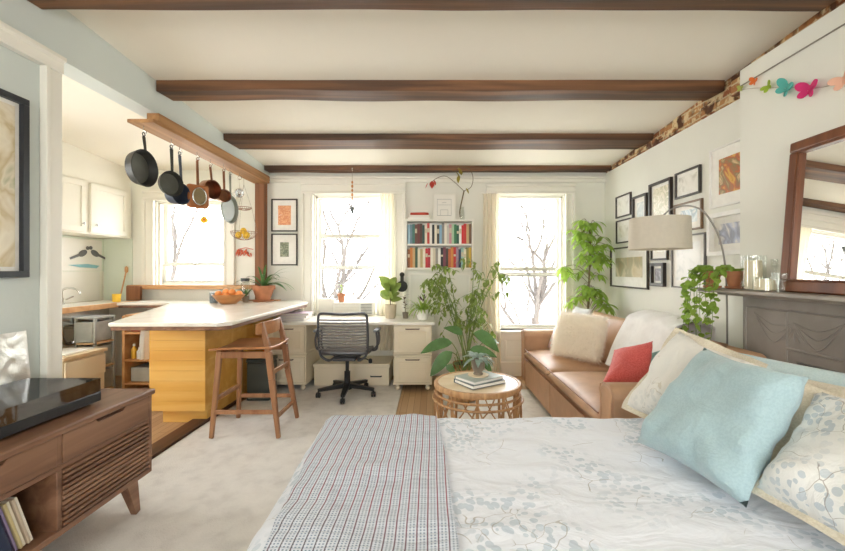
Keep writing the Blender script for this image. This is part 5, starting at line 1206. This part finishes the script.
# ================================================================ KITCHEN
def kitchen():
    xf = -3.62
    t = thing('upper_cabinet', 'white upper kitchen cabinet with small round knobs', 'cabinet', (-3.8, 3.9, 1.66))
    MB().box(-3.998, xf - .02, 2.9, 4.83, 1.66, 2.218).build('body', M['kitchen'], t, bevel=.003)
    for a, b, kn in ((2.92, 3.53, 3.49), (3.55, 4.17, 4.12), (4.23, 4.74, 4.28)):
        mb = MB().box(xf - .019, xf - .004, a, b, 1.675, 2.20)
        for q in ((a, b, 1.675, 1.73), (a, b, 2.145, 2.20), (a, a + .055, 1.73, 2.145), (b - .055, b, 1.73, 2.145)): mb.box(xf - .004, xf + .006, *q)
        d = mb.build('door', M['kitchen'], t, bevel=.002)
        MB().lathe([(.006, 0), (.006, .012), (.014, .018), (.014, .026), (.006, .03)], (xf + .006, kn, 1.76), 14, 'x').build('knob', M['steel'], d)
    # left run: worktop, sink, open shelving
    t = thing('sink_worktop', 'kitchen worktop with wood edge along the left kitchen wall', 'worktop', (-3.75, 4.0, .88))
    MB().box(-3.995, -3.50, 3.0, 4.75, .895, .92).build('slab', M['worktop'], t, bevel=.003)
    MB().box(-3.50, -3.48, 3.0, 4.75, .868, .922).build('edge_board', M['ledge'], t, bevel=.003)
    t = thing('kitchen_sink', 'stainless sink basin hanging under the left kitchen worktop', 'sink', (-3.7, 4.0, .70))
    MB().box(-3.93, -3.51, 3.55, 4.35, .74, .893).build('basin', M['steel'], t, bevel=.02)
    MB().tube(bez([(-3.62, 3.9, .74), (-3.62, 3.9, .62), (-3.62, 3.95, .55), (-3.62, 4.05, .56), (-3.62, 4.08, .66), (-3.62, 4.2, .68), (-3.9, 4.2, .68)], 30), .02, 10).build('drain_pipe', M['chrome'], t)
    t = thing('kitchen_tap', 'curved chrome tap on the left kitchen worktop', 'tap', (-3.8, 4.1, .92))
    MB().lathe([(.025, .921), (.025, .94), (.014, .95), (.014, .99)], (-3.85, 4.15, 0), 16).tube(bez([(-3.85, 4.15, .98), (-3.85, 4.15, 1.06), (-3.80, 4.15, 1.09), (-3.70, 4.15, 1.08), (-3.66, 4.15, 1.03)], 20), .011, 10).build('spout', M['chrome'], t)
    MB().bar((-3.85, 4.19, .97), (-3.83, 4.26, 1.0), .014, .014).build('lever', M['chrome'], t)
    # open wooden posts under
    t = thing('under_counter_shelf', 'open wooden shelf unit under the back kitchen counter', 'shelf', (-3.0, 4.26, 0))
    for x in (-3.19, -2.83): MB().box(x, x + .03, 4.10, 4.42, 0, .81).build('side_panel', M['ledge'], t, bevel=.002)
    for z in (.10, .34, .62, .80): MB().box(-3.16, -2.83, 4.10, 4.42, z, z + .022).build('shelf', M['ledge'], t, bevel=.002)
    MB().box(-3.19, -2.80, 4.421, 4.427, 0, .82).build('back_panel', M['post'], t)
    tw = [('#b9453c', .0), ('#d98a80', .045), ('#efe8df', .09)]
    for i, (c, dz) in enumerate(tw):
        tag(MB().box(-3.13, -2.86, 4.13, 4.38, .643 + dz, .643 + dz + .043).build('folded_towel', dyn(c, .95), loc=(-3.0, 4.25, .643 + dz), bevel=.015), '%s folded towel, %s of the stack on the kitchen shelf unit' % (('red', 'bottom'), ('pink', 'middle'), ('cream', 'top'))[i], 'towel', 'folded towels on the kitchen shelf')
    for i, (n, c, x, y, h, r) in enumerate((('blue', '#2f4f8f', -3.005, 4.23, .21, .03), ('navy', '#27385f', -2.93, 4.23, .20, .03), ('yellow', '#e3b13a', -3.10, 4.15, .15, .024), ('white', '#efeeea', -3.035, 4.14, .12, .027), ('dark', '#3d3a38', -3.075, 4.26, .17, .026), ('cream', '#e9dcc0', -2.965, 4.14, .12, .026))):
        t2 = thing('cleaning_bottle', '%s bottle on the middle shelf of the kitchen shelf unit' % n, 'bottle', (x, y, .3625), 'bottles on the kitchen shelf')
        MB().lathe([(r * .95, .363), (r, .368), (r, .363 + h * .65), (r * .4, .363 + h * .8), (r * .4, .363 + h * .86)], (x, y, 0), 18).build('bottle_body', dyn(c, .35), t2)
        MB().lathe([(r * .5, .363 + h * .861), (r * .5, .363 + h), (.001, .363 + h)], (x, y, 0), 14).build('cap', M['white_ceramic'], t2)
    tag(MB().box(-3.13, -2.87, 4.14, 4.38, .123, .27).build('storage_crate', M['plastic_clear'], loc=(-3.0, 4.26, .123), bevel=.01), 'grey crate on the bottom shelf of the kitchen shelf unit', 'crate')
    # plastic drawer tower
    t = thing('plastic_drawer_tower', 'frosted plastic drawer tower under the kitchen counter', 'drawers', (-3.45, 4.2, 0))
    for x in (-3.50, -3.315):
        for y in (3.90, 4.13): MB().box(x, x + .02, y, y + .02, 0, .80).build('post', M['plastic_clear'], t)
    for k in range(3):
        z = .08 + k * .245
        MB().box(-3.50, -3.295, 3.90, 4.15, z - .02, z - .004).build('shelf', dyn('#d9b58a', .5), t)
        MB().prism([(-3.477, z), (-3.322, z), (-3.318, z + .2), (-3.48, z + .2)], 'xz', 3.895, 4.14).build('drawer', M['plastic_clear'], t, bevel=.008)
    MB().box(-3.50, -3.295, 3.90, 4.15, .80, .815).build('top', M['plastic_clear'], t)
    # low cream drawer unit with a paper on it and an aqua towel
    t = thing('low_drawer_unit', 'low cream drawer unit with a wooden front edge under the sink', 'cabinet', (-3.3, 3.6, 0))
    MB().box(-3.75, -3.17, 3.42, 3.86, 0, .50).build('body', M['cream_paint'], t, bevel=.004)
    MB().box(-3.165, -3.15, 3.43, 3.85, .30, .48).build('drawer', M['cream_paint'], t, bevel=.003)
    MB().box(-3.76, -3.145, 3.41, 3.87, .501, .53).build('top', M['oak'], t, bevel=.003)
    tag(MB().box(-3.60, -3.20, 3.48, 3.78, .5305, .545).build('tray', M['paper'], loc=(-3.4, 3.6, .5305), bevel=.004), 'white tray on the low cream drawer unit under the sink', 'tray')
    def at(u, v): return V((-3.30 + .03 * sin(u * 9), 3.30 + .10 * u - .05 * v, .46 + .30 * v))
    mb = MB(); mb.grid(at, 12, 10); mb.grid(lambda u, v: at(u, v) + V((.01, 0, 0)), 12, 10)
    t = thing('aqua_cloth', 'aqua cloth hanging beside the left kitchen worktop', 'towel', (-3.3, 3.35, .46)); weld(mb.build('cloth', M['aqua_towel'], t))
    MB().tube([(-3.49, 3.27, .80), (-3.30, 3.27, .765), (-3.27, 3.37, .765)], .006).build('hook_rail', M['steel'], t)
    # mint splash and bird print
    struct('wall_splashback', MB().box(-3.999, -3.985, 3.0, 4.84, 1.265, 1.655).box(-3.985, -3.64, 4.838, 4.849, .923, 1.655), M['mint'], smooth=False)
    struct('wall_tiles', MB().box(-3.999, -3.983, 3.0, 4.78, .923, 1.264), M['white_ceramic'], smooth=False)
    t = thing('bird_print', 'white print of two grey birds above a blue brush stroke under the kitchen cabinets', 'picture', (-3.98, 4.5, 1.27))
    MB().box(-3.984, -3.972, 4.05, 4.80, 1.27, 1.63).build('panel', M['white_ceramic'], t, bevel=.002)
    for (cy, cz, s, lb_) in ((4.535, 1.47, 1, 'left bird'), (4.70, 1.475, -1, 'right bird')):
        mb = MB(); E = lambda px_, pz_, a_, b_, an: [(cy + s * (px_ + a_ * cos(k * pi / 8) * cos(an) - b_ * sin(k * pi / 8) * sin(an)), cz + pz_ + a_ * cos(k * pi / 8) * sin(an) + b_ * sin(k * pi / 8) * cos(an)) for k in range(16)]
        mb.prism(E(0, 0, .062, .034, .45), 'yz', -3.9719, -3.9695).prism(E(.062, .062, .024, .022, 0), 'yz', -3.9694, -3.9675)
        mb.prism([(cy - s * .04, cz), (cy - s * .17, cz - .055), (cy - s * .16, cz - .075), (cy - s * .03, cz - .03)], 'yz', -3.9667, -3.965).prism([(cy + s * .08, cz + .07), (cy + s * .105, cz + .06), (cy + s * .08, cz + .055)], 'yz', -3.9660, -3.9645)
        mb.build('bird', dyn('#6f7173'), t)['label'] = lb_
    MB().prism([(4.35, 1.335), (4.6, 1.35), (4.76, 1.33), (4.72, 1.30), (4.5, 1.31)], 'yz', -3.9719, -3.969).build('brush_stroke', dyn('#8cc3cf'), t)
    tag(MB().lathe([(.032, .921), (.038, .925), (.042, 1.01), (.038, 1.01), (.034, .93), (.001, .93)], (-3.56, 4.50, 0), 24).build('cup', M['yellow'], loc=(-3.56, 4.50, .921)), 'small yellow cup on the left kitchen worktop', 'cup')
    tag(MB().tube([(-3.70, 4.72, .922), (-3.685, 4.80, 1.25)], .008).lathe([(.001, 1.24), (.018, 1.26), (.018, 1.31), (.001, 1.33)], (-3.684, 4.806, 0), 12).build('wooden_spoon', M['ledge'], loc=(-3.70, 4.72, .922)), 'wooden spoon standing against the mint kitchen wall', 'spoon')
    tag(MB().box(-3.60, -3.44, 4.69, 4.73, .9225, 1.09).box(-3.58, -3.46, 4.685, 4.69, .945, 1.07).build('wooden_box', M['post'], loc=(-3.52, 4.7, .9225), bevel=.004), 'small brown wooden box at the corner of the kitchen worktop', 'box')
kitchen()
# ---------------------------------------------------------------- pans on hooks
XH = -2.03
def hook(x, y, label, z=2.303):
    mb = MB().tube(bez([(x, y, z), (x, y, z - .03), (x + .018, y, z - .045), (x + .012, y, z - .07), (x - .01, y, z - .065)], 20), .003, 6)
    tag(mb.build('hook', M['steel'], loc=(x, y, z)), label, 'hook', 'pot hooks under the beam')
    return z - .066
def skillet(name, x, y, R_, hl, rz, label, mat, depth=.045, inside=None, z=None, lens=None, zz=1):
    hk = hook(x, y, 'metal hook holding the ' + label.split(',')[0]) if z is None else z
    t = thing(name, label, 'pan', (x, y, hk)); zc = -hl - R_
    o = ORG[t]
    def add(mb, nm, m, **k): return mb.build(nm, m, t, **k)
    c = o + V((0, depth * .8, zc))
    mb = MB().lathe([(.001, .0), (R_ * .86, .0), (R_, -depth), (R_ * .96, -depth), (R_ * .82, -.006), (.001, -.006)], c, 36, 'y')
    mb.v = [V((p.x, p.y, c.z + (p.z - c.z) * zz)) for p in mb.v]
    add(mb, 'pan_body', mat)
    if inside: add(MB().lathe([(.001, -.0065), (R_ * .80, -.0065), (R_ * .80, -.008), (.001, -.008)], c, 32, 'y'), 'cooking_surface', inside)
    p0 = c + V((0, -depth, R_ * zz * .97)); p1 = o + V((0, 0, -.012))
    add(MB().bar(p0, p1, .020, .008, .026, .010, up=(0, 1, 0)), 'handle', mat, bevel=.003)
    add(MB().tube([o + V((.012 * cos(a), 0, .004 + .014 * sin(a))) for a in [2 * pi * k / 16 for k in range(16)]], .0035, 6, True), 'hanging_ring', mat)
    t.rotation_euler = (0, 0, rz); return t
skillet('frying_pan', -2.05, 2.835, .131, .105, 1.55, 'large black cast iron skillet hanging nearest the camera', M['iron'], .06, M['iron_in'])
skillet('frying_pan', -2.04, 3.12, .100, .185, 1.25, 'medium black cast iron skillet, second on the beam', M['iron'], .04, M['iron_in'])
skillet('saucepan', -2.09, 3.30, .09, .24, 1.3, 'dark blue grey saucepan partly hidden behind the square pan', dyn('#3d4757', .4), .09)
def square_pan():
    x, y = -2.04, 3.46; hk = hook(x, y, 'metal hook holding the square copper coloured pan'); t = thing('square_pan', 'square orange brown pan with a long handle and round glass panel', 'pan', (x, y, hk))
    z = hk - .225
    MB().prism([(x - .085, z), (x + .085, z), (x + .085, z - .18), (x + .07, z - .20), (x - .07, z - .20), (x - .085, z - .18)], 'xz', y - .04, y + .01).build('pan_body', plain('burnt_orange_enamel', '#ab6b3c', .45, var=.15), t, bevel=.012)
    ring = [(x + .055 * cos(2 * pi * k / 32), y - .044, z - .10 + .072 * sin(2 * pi * k / 32)) for k in range(32)]
    MB().tube(ring, .007, 8, True).build('ring', M['steel'], t)
    mb = MB().lathe([(.001, 0), (.052, 0), (.052, .006), (.001, .006)], (x, y - .047, z - .10), 28, 'y'); mb.v = [V((p.x, p.y, (z - .10) + (p.z - z + .10) * 1.3)) for p in mb.v]
    mb.build('glass_panel', dyn('#8a7c5c', .15), t)
    MB().bar((x, y - .012, z), (x, y, hk - .01), .022, .012, .02, .01, up=(0, 1, 0)).build('handle', M['copper'], t, bevel=.003)
    MB().tube([(x + .011 * cos(a), y - .012, hk + .001 + .013 * sin(a)) for a in [2 * pi * k / 16 for k in range(16)]], .003, 6, True).build('hanging_ring', M['copper'], t)
    t.rotation_euler = (0, 0, .95)
square_pan()
def copper_pot(x, y, R_, dep, hl, rz, label):
    hk = hook(x, y, 'metal hook holding the ' + label.split(',')[0]); t = thing('copper_pot', label, 'pot', (x, y, hk)); c = V((x, y + dep * .6, hk - hl - R_))
    MB().lathe([(.001, .0), (R_ * .92, .0), (R_, -.01), (R_, -dep), (R_ * .95, -dep), (R_ * .95, -.012), (.001, -.006)], c, 30, 'y').build('pot_body', M['copper'], t)
    MB().bar(c + V((0, -dep * .8, R_ * .95)), (x, y, hk - .008), .02, .008, .022, .01, up=(0, 1, 0)).build('handle', M['copper'], t, bevel=.003)
    MB().tube([(x + .011 * cos(a), y, hk + .003 + .013 * sin(a)) for a in [2 * pi * k / 16 for k in range(16)]], .003, 6, True).build('hanging_ring', M['copper'], t)
    t.rotation_euler = (0, 0, rz)
copper_pot(-2.06, 3.70, .09, .09, .125, 1.2, 'large copper pot, left of the two copper pots on the beam')
copper_pot(-2.02, 3.86, .062, .06, .18, .9, 'small copper pot, right of the two copper pots on the beam')
skillet('frying_pan', -2.03, 4.00, .125, .225, 1.42, 'oval grey green frying pan hanging near the middle of the beam', plain('grey_green_pan', '#7d8379', .4, var=.1), .03, plain('grey_pan_inside', '#8d938a', .4, var=.1), zz=1.15)
t = thing('strainer', 'small round wire strainer hanging right of the frying pans', 'strainer', (-2.03, 4.20, hook(-2.03, 4.20, 'metal hook holding the small round strainer'))); o = ORG[t]
c = o + V((0, 0, -.15)); MB().tube([c + V((.045 * cos(2 * pi * k / 24), 0, .045 * sin(2 * pi * k / 24))) for k in range(24)], .004, 6, True).build('rim', M['chrome'], t)
MB().lathe([(.001, .035), (.025, .028), (.043, .002), (.041, .0), (.023, .025), (.001, .031)], c, 20, 'y').build('bowl', M['steel'], t)
MB().tube([c + V((0, 0, .045)), o + V((0, 0, -.01))], .003, 6).tube([o + V((.018 * cos(a), 0, .010 + .020 * sin(a))) for a in [2 * pi * k / 16 for k in range(16)]], .003, 6, True).build('handle', M['chrome'], t); t.rotation_euler = (0, 0, .5)
# hanging fruit basket
t = thing('hanging_fruit_basket', 'tiered wire basket of yellow fruit hanging at the far end of the beam', 'basket', (-2.09, 4.42, 2.30)); x, y = -2.09, 4.42
mb = MB(); mb.tube([(x, y, 2.303), (x, y, 2.22)], .002, 5)
for k in range(3):
    a = 2 * pi * k / 3 + .3; mb.tube([(x, y, 2.22), (x + .08 * cos(a), y + .08 * sin(a), 1.97), (x + .135 * cos(a), y + .135 * sin(a), 1.70)], .0016, 5)
mb.build('wires', M['steel'], t)
for zc, rr, dp in ((1.97, .08, .03), (1.70, .135, .09)):
    mb = MB()
    mb.tube([(x + rr * cos(2 * pi * k / 32), y + rr * sin(2 * pi * k / 32), zc) for k in range(32)], .003, 5, True)
    for k in range(12):
        a = pi * k / 12
        mb.tube([(x + rr * cos(b) * cos(a), y + rr * cos(b) * sin(a), zc - dp * sin(b)) for b in [pi * j / 10 for j in range(11)]], .0015, 4)
    mb.tube([(x + rr * .7 * cos(2 * pi * k / 24), y + rr * .7 * sin(2 * pi * k / 24), zc - dp * .7) for k in range(24)], .0015, 4, True)
    mb.build('basket', M['copper'], t)
for (dx, dy, dz, c, n) in ((-.045, -.03, 1.665, 'yellow', 'yellow lemon in the hanging wire basket'), (.04, -.02, 1.665, 'yellow', 'yellow lemon in the hanging wire basket'), (.0, .05, 1.665, 'yellow', 'yellow lemon in the hanging wire basket'), (.0, -.01, 1.71, 'yellow', 'yellow lemon in the hanging wire basket')):
    tag(MB().sphere((x + dx, y + dy, dz), .034, 16, 1.1).build('lemon', M['yellow'], loc=(x + dx, y + dy, dz)), n, 'fruit', 'lemons in the hanging basket')
# chili string on the wall and hanging yellow flower at the window
mb = MB(); c = V((-2.27, 4.835, 1.50))
for k in range(18): p = c + V((ruf(-.09, .09), ruf(-.012, .01), ruf(-.025, .035))); mb.tube([p, p + V((ruf(-.02, .02), -.008, -.02)), p + V((ruf(-.03, .03), -.008, -.05))], [.009, .009, .002], 6)
mb.tube([c + V((-.09, .012, .03)), c + V((0, .012, .05)), c + V((.09, .012, .03))], .004)
tag(mb.build('chili_swag', dyn('#d4694a'), loc=c), 'bunch of red chili ornaments on the kitchen wall left of the post', 'ornament')
mb = MB(); c = V((-2.74, 4.79, 1.88)); 
for k in range(8): a = 2 * pi * k / 8; mb.leaf(c, (cos(a), -.1, sin(a)), .052, .042, 0, 4, .15, 1, (0, -1, 0))
t = thing('hanging_flower', 'yellow flower ornament hanging on a thread in the kitchen window', 'ornament', c); mb.build('petals', dyn('#fbcf2e'), t, fixn=False)
MB().sphere((c.x, c.y - .004, c.z), .014, 10).build('flower_centre', dyn('#e07a2a'), t); MB().tube([c, (c.x, 4.79, 2.12), (c.x, 4.82, 2.13)], .001, 4).build('thread', M['steel'], t)
# plumb bob pendant
t = thing('hanging_ornament', 'cord with orange beads and a grey cone hanging before the desk window', 'ornament', (-.94, 4.62, 2.45)); x, y = -.94, 4.655
MB().lathe([(.008, 2.44), (.01, 2.452), (.008, 2.47), (.001, 2.475)], (x, 4.66, 0), 12).build('screw_eye', M['steel'], t)
MB().tube([(x, y, 2.45), (x, y, 2.02)], .0025, 6).build('cord', M['rope'], t)
for z, r_ in ((2.30, .011), (2.255, .013), (2.205, .012), (2.155, .013), (2.11, .011)): MB().sphere((x, y, z), r_, 12, 1.6).build('bead', dyn('#c98a4b', .4), t)
MB().lathe([(.001, 1.92), (.032, 2.0), (.030, 2.012), (.008, 2.022), (.001, 2.03)], (x, y, 0), 20).build('cone', dyn('#7e8385', .35), t)
# ================================================================ CAMERA, LIGHT
cam = bpy.data.cameras.new('camera'); co = bpy.data.objects.new('camera', cam); col.objects.link(co); sc.camera = co
cam.sensor_width = 36; cam.lens = 400 / 845 * 36; co.location = (0, 0, CH); co.rotation_euler = (R(90), 0, 0)
cam.shift_x = -10.5 / 845; cam.shift_y = -5.5 / 845; cam.clip_start = .02
w = bpy.data.worlds.new('World'); sc.world = w; w.use_nodes = True; nt = w.node_tree
bg = nt.nodes['Background']
tc = nt.nodes.new('ShaderNodeTexCoord'); sp = nt.nodes.new('ShaderNodeSeparateXYZ'); nt.links.new(tc.outputs['Generated'], sp.inputs[0])
cr = ramp(nt, sp.outputs[2], [(.0, (1, .99, .975, 1)), (.5, (.93, .97, 1, 1))]); nt.links.new(cr, bg.inputs[0])
bg.inputs[1].default_value = 11.0
def portal(x0, x1, z0, z1, y, out):
    l = bpy.data.lights.new('portal', 'AREA'); l.shape = 'RECTANGLE'; l.size = x1 - x0; l.size_y = z1 - z0; l.cycles.is_portal = True
    o = bpy.data.objects.new('portal', l); col.objects.link(o); o.location = ((x0 + x1) / 2, y, (z0 + z1) / 2); o.rotation_euler = (R(-90 if out > 0 else 90), 0, 0)
for a in (W1, W2, W3): portal(*a, YB + .27, 1)
for a in (FILL_RW1, FILL_RW2): portal(*a, -1.99, -1)
l = bpy.data.lights.new('portal', 'AREA'); l.shape = 'RECTANGLE'; l.size = FILL_KW[1] - FILL_KW[0]; l.size_y = FILL_KW[3] - FILL_KW[2]; l.cycles.is_portal = True
o = bpy.data.objects.new('portal', l); col.objects.link(o); o.location = (-4.14, (FILL_KW[0] + FILL_KW[1]) / 2, (FILL_KW[2] + FILL_KW[3]) / 2); o.rotation_euler = (R(90), 0, R(-90))
sc.cycles.max_bounces = 14; sc.cycles.diffuse_bounces = 8; sc.cycles.glossy_bounces = 4; sc.cycles.transparent_max_bounces = 16; sc.cycles.sample_clamp_indirect = 8
sc.view_settings.view_transform = 'Standard'; sc.view_settings.look = 'None'; sc.view_settings.gamma = 1; sc.view_settings.use_curve_mapping = False
sc.view_settings.exposure = 0.32
